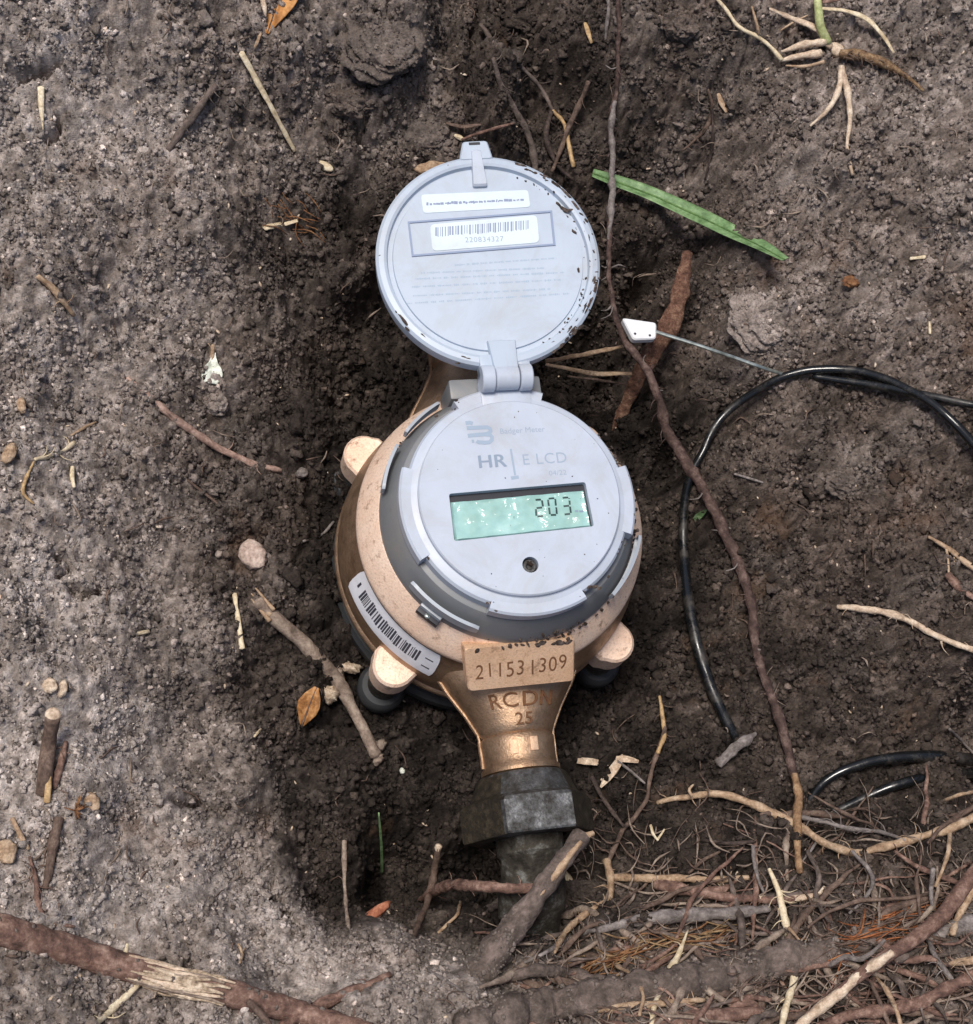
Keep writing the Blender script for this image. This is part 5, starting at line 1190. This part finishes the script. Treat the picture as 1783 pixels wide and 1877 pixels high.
# ---------------- black cable
def cable(name, label, runs):
    o = thing(name, label, 'cable', at(*runs[0][0][0][:2])); L0 = np.array(o.location) / S
    for pts, w, m_, nm in runs:
        P = path3([(p[0], p[1], p[2] + 1.4) for p in pts], 3.0); c_ = link(nm, raw_mesh(nm, *tube([p - L0 for p in P], [x * .5 * PXMM for x in w], 14, 1.4, 0.015, 0.15, 1, len(pts)), m_), o)
    return o
cable('cable', 'glossy black cable looping from the right edge down past the meter', [
    ([(1840, 880, 3), (1783, 812, 3.5), (1745, 772, 4), (1705, 738, 4), (1652, 708, 4), (1593, 685, 4), (1533, 677, 3.5), (1474, 680, 3), (1427, 694, 6), (1404, 706, 6), (1380, 721, 5), (1336, 752, 4.2), (1301, 797, 4), (1281, 846, 3.6), (1262, 880, 3.6), (1253, 935, 4.2), (1253, 1011, 4.8), (1260, 1090, 4), (1271, 1155, 2.5), (1289, 1221, 2.5), (1317, 1292, 2), (1348, 1352, 1), (1372, 1388, -5)],
     [18, 18, 18, 18, 18, 18, 18, 17, 17, 17, 17, 18, 19, 21, 23, 24, 24, 23, 22, 20], CABLE, 'sheath'),
    ([(1830, 752, 1), (1783, 742, 1.2), (1725, 730, 1.2), (1671, 720, 1.2), (1600, 706, 1.0), (1533, 696, 0.6), (1490, 690, 0)], [15, 15, 16, 16, 16, 15, 12], CABLE, 'sheath'),
])
cable('cable', 'thick black cable arc sinking into the soil at the lower right edge', [
    ([(1850, 1400, 3), (1783, 1393, 4), (1711, 1386, 4.5), (1632, 1390, 4), (1573, 1402, 3.4), (1524, 1424, 2.4), (1492, 1450, 0.5), (1478, 1472, -4)], [26, 26, 26, 25, 23, 21, 19, 18], CABLE, 'sheath'),
    ([(1850, 1424, 1.0), (1783, 1416, 1.2), (1700, 1424, 1.0), (1640, 1440, 0.8), (1580, 1464, 0.2), (1540, 1484, -1.5), (1510, 1500, -5)], [22, 22, 21, 21, 20, 19, 18], CABLE, 'sheath')])
limb('bark_stick', 'small grey bark fragment over the buried end of the cable', 'bark', [(1316, 1400), (1340, 1376), (1366, 1358), (1386, 1344)], [14, 20, 18, 12], GREYROOT, wob=0.5, lump=0.3, flat=0.6, lift=2.5)

# ---------------- tangle of roots at the lower right
G = 'roots tangled below the pipe'
def R(label, pts, w, m_, **kw): return limb(kw.pop('name', 'root'), label, kw.pop('cat', 'root'), pts, w, m_, G, **kw)
R('large soil-covered root across the lower right corner', [(840, 1890), (930, 1862), (1032, 1840), (1184, 1812), (1285, 1797), (1400, 1770), (1513, 1745), (1600, 1715)], [60, 66, 64, 60, 58, 58, 56, 40], MUDROOT, lift=1.5, lump=0.2, wob=0.8, sides=16, name='thick_root')
R('thick bark-covered stick leaning against the muddy pipe', [(1068, 1530, None, 60), (1028, 1582, None, 60), (981, 1646, None, 59), (940, 1700, None, 58), (905, 1748, None, 57), (868, 1806, None, 58), (835, 1866, None, 59)], [33, 34, 38, 46, 54, 60, 60], MUDROOT, lift=3, lump=0.13, wob=0.4, sides=14, name='stick', cat='stick',
  kids=(('broken_end', [(1062, 1538, None, 61), (1088, 1527, None, 61)], [20, 9], TAN), ('bark_strip', [(1064, 1542, None, 62.5), (1022, 1598, None, 62.5), (990, 1642, None, 62)], [10, 16, 6], TAN)))
R('reddish root lying across the muddy pipe', [(770, 1648, 1), (815, 1624, None, 44), (870, 1624, None, 46), (930, 1628, None, 52), (984, 1628, None, 52)], [10, 18, 20, 20, 18], REDDISH, lift=3, wob=0.3)
R('elbow-shaped tan root right of the leaning stick', [(1112, 1576, 9), (1117, 1605, 8), (1120, 1630, 6), (1110, 1650, 5), (1067, 1680, 3), (1032, 1714, 2.5), (1016, 1746, 2)], [16, 14, 12, 12, 12, 10, 6], TAN, lift=3, wob=0.3)
R('straight pale root branching right from the elbow-shaped root', [(1120, 1608, 5), (1180, 1610, 5), (1240, 1610, 4), (1310, 1612, 4), (1372, 1608, 4)], [14, 16, 15, 14, 8], TAN, lift=3, wob=0.25)
R('red root with a pale forked end below the straight pale one', [(1200, 1620), (1250, 1630), (1300, 1640), (1340, 1646), (1390, 1648), (1437, 1650), (1480, 1643), (1508, 1634)], [18, 22, 22, 18, 14, 13, 12, 7], REDDISH, lift=2.5, wob=0.3, kids=(('pale_end', [(1390, 1648, 3.3), (1437, 1650, 3.3), (1478, 1644, 3.2), (1508, 1635, 3)], [15, 15, 13, 7], PALE), ('side_root', [(1500, 1638, 3), (1510, 1624, 4)], [6, 4], PALE)))
R('grey mouldering root below the red root', [(1096, 1706), (1150, 1692), (1204, 1682), (1285, 1676), (1350, 1674), (1410, 1664)], [10, 20, 24, 26, 22, 12], GREYROOT, lift=2, wob=0.4, lump=0.2)
R('pale fibrous root hanging straight down through the tangle', [(1408, 1592, 8), (1420, 1618, 8), (1430, 1642, 8), (1437, 1683, 8), (1450, 1744, 8), (1455, 1785, 8), (1442, 1835, 8), (1430, 1885, 8)], [7, 11, 15, 14, 13, 13, 12, 11], STRAW, lift=6, wob=0.5, kids=(('side_root', [(1434, 1660, 8), (1420, 1652, 7), (1408, 1645, 6)], [7, 5, 3], TAN), ('side_root', [(1444, 1700, 8), (1460, 1715, 6), (1466, 1724, 5)], [7, 5, 3], TAN)))
R('splintered pale stem standing over the muddy root', [(1261, 1705, 10), (1248, 1735, 9), (1238, 1760, 8), (1222, 1792, 7), (1207, 1818, 6), (1192, 1880, 3)], [3, 9, 14, 13, 10, 7], STRAW, lift=5, wob=0.35, kids=(('side_root', [(1212, 1826, 6), (1235, 1850, 5), (1262, 1884, 3)], [8, 7, 6], BROWN),))
R('long smooth root sweeping out of the lower right edge', [(1850, 1520, 12), (1783, 1604, 12), (1745, 1654, 12), (1710, 1694, 12), (1672, 1724, 12), (1629, 1750, 12), (1580, 1784, 11), (1538, 1820, 10), (1500, 1850, 8), (1452, 1890, 6)], [24, 26, 27, 28, 27, 24, 22, 20, 18, 17], REDDISH, lift=8, wob=0.3, lump=0.06, sides=12, kids=(('pale_stretch', [(1636, 1746, 13), (1580, 1784, 12.4), (1538, 1820, 11.4), (1500, 1850, 9.4), (1452, 1890, 7)], [12, 18, 19, 18, 17], PALE),))
R('bent root along the lower right corner under the smooth one', [(1850, 1764), (1783, 1788, 5), (1730, 1815, 5), (1690, 1836, 5), (1620, 1852, 4), (1553, 1862, 4), (1500, 1886, 3)], [20, 22, 22, 24, 22, 20, 18], REDDISH, lift=4, wob=0.4)
R('pale arching root at the top of the tangle', [(1204, 1472, 1), (1230, 1466, 4), (1255, 1462, 6), (1310, 1456, 8), (1366, 1468, 8), (1417, 1491, 8), (1462, 1511, 8), (1503, 1540, 7), (1553, 1562, 7), (1629, 1550, 7), (1690, 1532, 7), (1741, 1518, 7), (1800, 1492, 6)], [8, 13, 16, 17, 16, 15, 13, 14, 15, 16, 16, 17, 16], TAN, lift=6, wob=0.5, lump=0.2,
  kids=(('side_root', [(1268, 1460, 7), (1262, 1448, 8), (1270, 1438, 9)], [6, 6, 3], TAN), ('side_root', [(1562, 1560, 7), (1590, 1590, 6), (1599, 1620, 5), (1582, 1650, 4), (1556, 1674, 3)], [8, 8, 8, 7, 5], GREYROOT), ('side_root', [(1741, 1520, 7), (1738, 1560, 7), (1730, 1590, 6), (1713, 1624, 5)], [9, 8, 8, 6], TAN), ('side_root', [(1500, 1540, 7), (1488, 1556, 5), (1470, 1580, 3)], [6, 5, 3], GREYROOT)))
R('thin grey root running right from the arching root', [(1458, 1496, 7), (1510, 1506, 7), (1563, 1520, 6), (1610, 1524, 5), (1660, 1540, 5)], [9, 9, 9, 8, 6], GREYROOT, lift=5, wob=0.4)
R('reddish root end buried at the bottom edge of the tangle', [(1190, 1888), (1250, 1872), (1335, 1862), (1390, 1855)], [28, 30, 28, 18], REDDISH, lift=2, wob=0.3)
R('small grey rootlet standing left of the hanging fibrous root', [(1380, 1550, 8), (1384, 1590, 6), (1392, 1618, 4), (1402, 1640, 3)], [8, 8, 7, 6], GREYROOT, lift=4, wob=0.4)
R('grey upright rootlet between the smooth root and the arching root', [(1710, 1592, 9), (1706, 1630, 7), (1708, 1668, 5)], [8, 8, 7], GREYROOT, lift=4, wob=0.3)
R('pale forked stump at the right edge beside the smooth root', [(1796, 1604, 8), (1772, 1650, 8), (1756, 1680, 6), (1744, 1712, 4)], [18, 17, 15, 10], TAN, lift=4, wob=0.3)
R('thin brown stem crossing the bent root in the corner', [(1606, 1790, 8), (1628, 1820, 8), (1642, 1850, 7), (1652, 1884, 6)], [6, 8, 8, 7], TAN, lift=5, wob=0.3)
R('second thin stem close beside the one crossing the bent root', [(1596, 1800, 7), (1612, 1836, 7), (1632, 1884, 6)], [6, 8, 7], BROWN, lift=5, wob=0.3)
R('curved grey rootlet under the end of the orange fibres', [(1702, 1726, 5), (1714, 1752, 6), (1728, 1774, 6), (1745, 1796, 5)], [8, 9, 9, 8], GREYROOT, lift=4, wob=0.3)
R('grey woody root at the right edge under the pale forked stump', [(1840, 1690), (1783, 1694, 4), (1740, 1706, 4), (1700, 1728, 2)], [34, 36, 30, 18], GREYROOT, lift=3, wob=0.4)
R('pale root stub at the right edge above the bent root', [(1820, 1752, 5), (1783, 1760, 5), (1740, 1766, 4)], [15, 16, 10], TAN, lift=3, wob=0.2)
R('zigzag brown root reaching up right of the coupling nut', [(1209, 1274, 2), (1213, 1310), (1217, 1350), (1204, 1382), (1197, 1400), (1190, 1436), (1183, 1470), (1160, 1502), (1138, 1526), (1124, 1560), (1114, 1580, 5)], [5, 8, 9, 10, 9, 8, 9, 9, 9, 10, 9], BROWN, lift=2.5, wob=0.5, kids=(('yellow_stretch', [(1209, 1276, 3), (1213, 1310, 3), (1217, 1350, 3), (1205, 1380, 3)], [6, 9, 10, 9], YELLOW),))
R('dark thin root crossing behind the zigzag one', [(1085, 1424), (1100, 1455), (1124, 1490), (1142, 1514)], [8, 9, 9, 6], DARKROOT, lift=3, wob=0.4)
R('short dark root lying in the shade below the arching root', [(1286, 1540), (1330, 1546), (1386, 1542)], [6, 9, 6], DARKROOT, lift=1.5, wob=0.4)
R('yellow forked rootlet between the zigzag root and the arching root', [(1192, 1512, 3), (1200, 1536, 2), (1206, 1540, 2)], [6, 6, 5], STRAW, lift=2, wob=0.1, kids=(('side_root', [(1205, 1538, 2), (1216, 1520, 3)], [5, 3], STRAW),))
R('dark forked root between the hanging fibrous root and the orange tuft', [(1480, 1560, 6), (1500, 1600, 6), (1494, 1640, 5), (1520, 1690, 4)], [7, 10, 9, 6], MUDROOT, lift=4, wob=0.6, kids=(('side_root', [(1498, 1610, 6), (1530, 1630, 5), (1556, 1668, 4)], [7, 7, 4], MUDROOT),))
R('pinkish root slanting under the pale forked stump', [(1640, 1560, 5), (1672, 1584, 6), (1700, 1600, 6), (1740, 1610, 5), (1800, 1640, 4)], [6, 9, 10, 9, 9], REDDISH, lift=4, wob=0.5)
R('tan root running along the lower side of the soil-covered root', [(1080, 1850, 3), (1140, 1846, 4), (1210, 1838, 4), (1290, 1832, 3)], [8, 13, 12, 7], TAN, lift=3, wob=0.5)
R('grey crooked root in front of the orange tuft', [(1520, 1770, 6), (1550, 1752, 7), (1580, 1758, 6), (1604, 1740, 7), (1622, 1724, 6)], [8, 10, 9, 9, 6], GREYROOT, lift=4, wob=0.5)
R('muddy root leading from the leaning stick to the soil-covered root', [(930, 1790, 4), (1000, 1778, 6), (1060, 1790, 6), (1120, 1800, 5)], [14, 24, 26, 18], MUDROOT, lift=3, wob=0.7, lump=0.25)
R('brown root climbing out of the dark hollow at the right edge', [(1700, 1545, 4), (1722, 1520, 8), (1752, 1498, 12), (1800, 1470, 14)], [6, 9, 10, 10], BROWN, lift=4, wob=0.4)
R('thin pale root between the red root and the grey mouldering root', [(1180, 1660, 3), (1240, 1656, 4), (1310, 1662, 4), (1372, 1660, 3)], [4, 7, 8, 4], TWIG, lift=3, wob=0.6)
R('short reddish root at the bottom edge left of the hanging fibrous root', [(1330, 1836, 4), (1370, 1828, 5), (1412, 1832, 4)], [8, 14, 9], REDDISH, lift=3, wob=0.3)
R('thin root arching over the thick soil-covered root', [(1128, 1770, 8), (1160, 1790, 10), (1178, 1824, 9), (1172, 1862, 6)], [5, 7, 7, 5], TAN, lift=5, wob=0.3)
R('grey thin root above the muddy clod', [(960, 1765), (1000, 1745), (1040, 1722), (1090, 1706)], [6, 9, 10, 8], GREYROOT, lift=2, wob=0.6)
R('brown root arching beside the orange fibres', [(1480, 1700, 4), (1530, 1665, 6), (1590, 1650, 7), (1650, 1646, 6), (1700, 1640, 5)], [5, 7, 8, 8, 6], BROWN, lift=4, wob=0.5)
R('small brown root left of the arching root foot', [(1320, 1560), (1290, 1575), (1262, 1600)], [5, 8, 5], BROWN, lift=2, wob=0.4)
hk = thing('husk_fragment', 'torn pale husk fragments right of the coupling nut', 'husk', at(1130, 1400), group=G)
H0 = np.array(hk.location) / S
for pts, prof in ((((1096, 1446), (1136, 1388)), [2, 7, 9, 8, 3]), (((1124, 1392), (1164, 1400)), [3, 7, 6, 3]), (((1054, 1398), (1090, 1402)), [5, 7, 7, 6])):
    V, Fc = blade(at(*pts[0]) + np.array([0, 0, 4]) - H0, at(*pts[1]) + np.array([0, 0, 5]) - H0, [x * PXMM for x in prof], 0.3, 0.4, 0.03, 8, 3, seed=3, ripple=0.6); part('husk_flap', V, Fc, PALE, hk)
part('husk_vein', *tube([p - H0 for p in path3([(1130, 1394, 5), (1150, 1408, 4), (1182, 1436, 3)], 3)], [0.6, 0.6, 0.4], 6, 2), GREYROOT, hk)
def crust(o, pts, w, n, lift, seed):
    rg = np.random.default_rng(seed); P = np.array(path3(pts, lift)); Q, _ = smooth_path(P, 200); g = []
    for k in range(n):
        i = rg.integers(2, 197); T = Q[i + 1] - Q[i - 1]; T /= np.linalg.norm(T); sd = np.cross([0, 0, 1.0], T); sd /= np.linalg.norm(sd); r_ = np.interp(i / 200, np.linspace(0, 1, len(w)), w) * .5 * PXMM; a = rg.uniform(-1.4, 1.4)
        q = rg.uniform(0.35, 1.1); g.append(lumpy(Q[i] + (sd * math.sin(a) + np.array([0, 0, 1]) * math.cos(a)) * r_ * 0.97, (q * 1.3, q, q * 0.7), tuple(rg.uniform(0, 3, 3)), k, 1, 0.4))
    me = raw_mesh('soil_crust', *join(*g), SOIL); soil_attr(me, 0.3, 0.45, 0.25); c_ = link('soil_crust', me, o); c_['kind'] = 'stuff'; c_.matrix_local = Matrix.Translation(-o.location)
mr = [o for o in bpy.data.objects if o.get('label', '').startswith('large soil-covered')][0]
crust(mr, [(840, 1890), (930, 1862), (1032, 1840), (1184, 1812), (1285, 1797), (1400, 1770), (1513, 1745), (1600, 1715)], [60, 66, 64, 60, 58, 58, 56, 40], 420, 1.5, 3)
mr = [o for o in bpy.data.objects if o.get('label', '').startswith('thick bark-covered stick')][0]
crust(mr, [(960, 1672, None, 58.5), (940, 1700, None, 58), (905, 1748, None, 57), (868, 1806, None, 58), (835, 1866, None, 59)], [40, 46, 54, 60, 60], 200, 3, 5)
crust(tr, tr_pts + [(480, 1838), (530, 1850), (590, 1868), (680, 1890)], [48, 49, 48, 47, 46, 44, 42, 42, 42, 40, 34, 28], 40, 3.5, 9)
def tuft(label, spine, spread, n, m1, m2, L0, seed, lift=2.5):
    o = thing('fibre_tuft', label, 'root fibres', at(*spine[len(spine) // 2]), group=G); B = np.array(o.location) / S; rg = np.random.default_rng(seed)
    P = np.array(spine, float)
    for nm, mm, cnt in (('pale_fibres', m1, n), ('orange_fibres', m2, n)):
        fs = []
        for k in range(cnt):
            t = rg.uniform(0, len(P) - 1.001); i = int(t); q = P[i] + (P[i + 1] - P[i]) * (t - i); d = (P[i + 1] - P[i]); d = d / np.linalg.norm(d); a = math.atan2(d[1], d[0]) + rg.normal() * 0.22
            q = q + np.array([-d[1], d[0]]) * rg.normal() * spread; L = rg.uniform(0.5, 1.2) * L0; c_ = rg.normal() * 0.25; lf = lift + rg.uniform(-1.5, 2.5)
            pts = [(q[0] - L * .5 * math.cos(a - c_), q[1] - L * .5 * math.sin(a - c_), lf - 1), (q[0], q[1], lf + 1), (q[0] + L * .5 * math.cos(a + c_), q[1] + L * .5 * math.sin(a + c_), lf - 1)]
            fs.append(tube([p - B for p in path3(pts, lf)], [0.16, rg.uniform(0.25, 0.5), 0.14], 5, 2.2, 0.1, 0.5, 1, k))
        link(nm, raw_mesh(nm, *join(*fs), mm), o)['kind'] = 'stuff'
    return o
tuft('rust brown fibre tuft behind the splintered pale stem', [(1070, 1764), (1143, 1746), (1234, 1722), (1336, 1712)], 13, 34, bark('tan fibre', (0.10, 0.06, 0.03), (0.26, 0.165, 0.085), (0.45, 0.32, 0.18)), ORANGE, 95, 3)
tuft('bright orange fibre tuft under the smooth sweeping root', [(1500, 1744), (1589, 1712), (1650, 1688), (1706, 1670)], 13, 46, BROWN, bark('bright orange fibre', (0.14, 0.045, 0.018), (0.32, 0.115, 0.045), (0.48, 0.22, 0.10)), 100, 4)
# roots on the right bank
limb('root', 'pale root on the right bank reddening towards the edge', 'root', [(1534, 1112, 1), (1562, 1113), (1592, 1118), (1650, 1130), (1690, 1152), (1730, 1172), (1800, 1196)], [9, 15, 15, 13, 12, 12, 11], PALE, wob=0.35, lift=3.2)
limb('root', 'pink root entering at the right edge above the pale root', 'root', [(1702, 984), (1735, 1004), (1768, 1030), (1800, 1050)], [6, 10, 12, 14], TAN, wob=0.3, kids=(('side_root', [(1735, 1000), (1738, 1040), (1740, 1062)], [5, 5, 4], TAN),))
limb('root', 'pinkish root stub at the right edge just below the pink one', 'root', [(1736, 1052), (1748, 1068), (1772, 1088), (1800, 1104)], [14, 16, 14, 13], REDDISH, wob=0.3)
limb('root', 'thin grey straw on the right bank near the lower cable loop', 'straw', [(1740, 1336), (1760, 1356), (1786, 1382)], [6, 7, 6], GREYROOT, wob=0.2, lift=2)
limb('root', 'thin tan root bridging the dark hollow at the right edge', 'root', [(1730, 1466, 12), (1760, 1456, 14), (1800, 1448, 14)], [6, 7, 7], TAN, wob=0.3)
limb('root', 'hairline grey root on the soil right of the meter', 'root', [(1346, 868), (1376, 878), (1398, 884)], [4, 5, 4], GREYROOT, wob=0.3)

# ---------------- fine rootlets and flecks that nobody would count
def scatter_hairs(n, seed):
    rg = np.random.default_rng(seed); A, B = [], []
    for k in range(n):
        if rg.random() < 0.62:
            x, y = rg.uniform(930, 1800), rg.uniform(1480, 1880); L = rg.uniform(18, 95); lf = rg.uniform(0.5, 5.0)
        else:
            x, y = rg.uniform(-20, 1800), rg.uniform(-20, 1880); L = rg.uniform(12, 48); lf = rg.uniform(0.4, 1.2)
            if math.hypot(x - 925, y - 950) < 420 and abs(x - 925) < 300: continue
        a = rg.uniform(0, 6.28); c_ = rg.normal() * 0.6
        P = path3([(x, y, lf), (x + L * .5 * math.cos(a), y + L * .5 * math.sin(a), lf + rg.uniform(0, 1)), (x + L * math.cos(a + c_), y + L * math.sin(a + c_), lf * 0.6)], lf)
        (A if rg.random() < 0.5 else B).append(tube(P, [0.16, rg.choice([0.22, 0.3, 0.42, 0.6]), 0.12], 4, 2.4, 0.1, 0.6, 1, k))
    for nm, g, m_, lab in (('rootlets', A, TWIG, 'fine tan rootlets strewn over the soil'), ('dark_rootlets', B, BROWN, 'fine dark rootlets strewn over the soil')):
        o = link(nm, raw_mesh(nm, *join(*g), m_)); o['kind'] = 'stuff'; o['label'] = lab
scatter_hairs(760, 4)
def root_mat(n, seed):
    rg = np.random.default_rng(seed); sets = {0: [], 1: [], 2: [], 3: []}
    for k in range(n):
        x = rg.uniform(900, 1800); y = 1880 - abs(rg.normal()) * 150 + (0 if x > 1250 else 40); y = max(y, 1490 if x > 1380 else 1630)
        a = rg.normal(-0.15, 0.55) + (math.pi / 2 if rg.random() < 0.22 else 0); L = rg.uniform(60, 240); c_ = rg.normal() * 0.2; lf = rg.uniform(0.2, 3.5); r_ = rg.choice([0.4, 0.55, 0.75, 1.1, 1.5])
        P = path3([(x - L * .5 * math.cos(a - c_), y - L * .5 * math.sin(a - c_), lf - 1), (x, y, lf + 1), (x + L * .5 * math.cos(a + c_), y + L * .5 * math.sin(a + c_), lf - 1.5)], lf)
        sets[int(rg.integers(0, 4))].append(tube(P, [r_ * .4, r_, r_ * .8, r_ * .35], 7, 2.0, 0.3, 0.8, 1, k))
    for nm, m_, lab in ((0, MUDROOT, 'muddy'), (1, REDDISH, 'reddish'), (2, BROWN, 'dark brown'), (3, TWIG, 'pale')):
        o = link('root_mat', raw_mesh('root_mat', *join(*sets[nm]), m_)); o['kind'] = 'stuff'; o['label'] = 'mat of thin ' + lab + ' roots below the pipe'
root_mat(230, 6)
def flecks(n, seed):
    rg = np.random.default_rng(seed); g = []
    for k in range(n):
        x, y = rg.uniform(-20, 1800), rg.uniform(-20, 1880); p = at(x, y) + np.array([0, 0, 0.5]); q = rg.uniform(0.3, 0.9)
        g.append(lumpy(p, (q * rg.uniform(0.8, 2.4), q * 0.7, q * 0.5), (rg.normal() * .3, rg.normal() * .3, rg.uniform(0, 6)), k, 1, 0.3))
    o = link('straw_flecks', raw_mesh('straw_flecks', *join(*g), PALE)); o['kind'] = 'stuff'; o['label'] = 'tiny pale flecks of straw and grit in the soil'
flecks(330, 9)
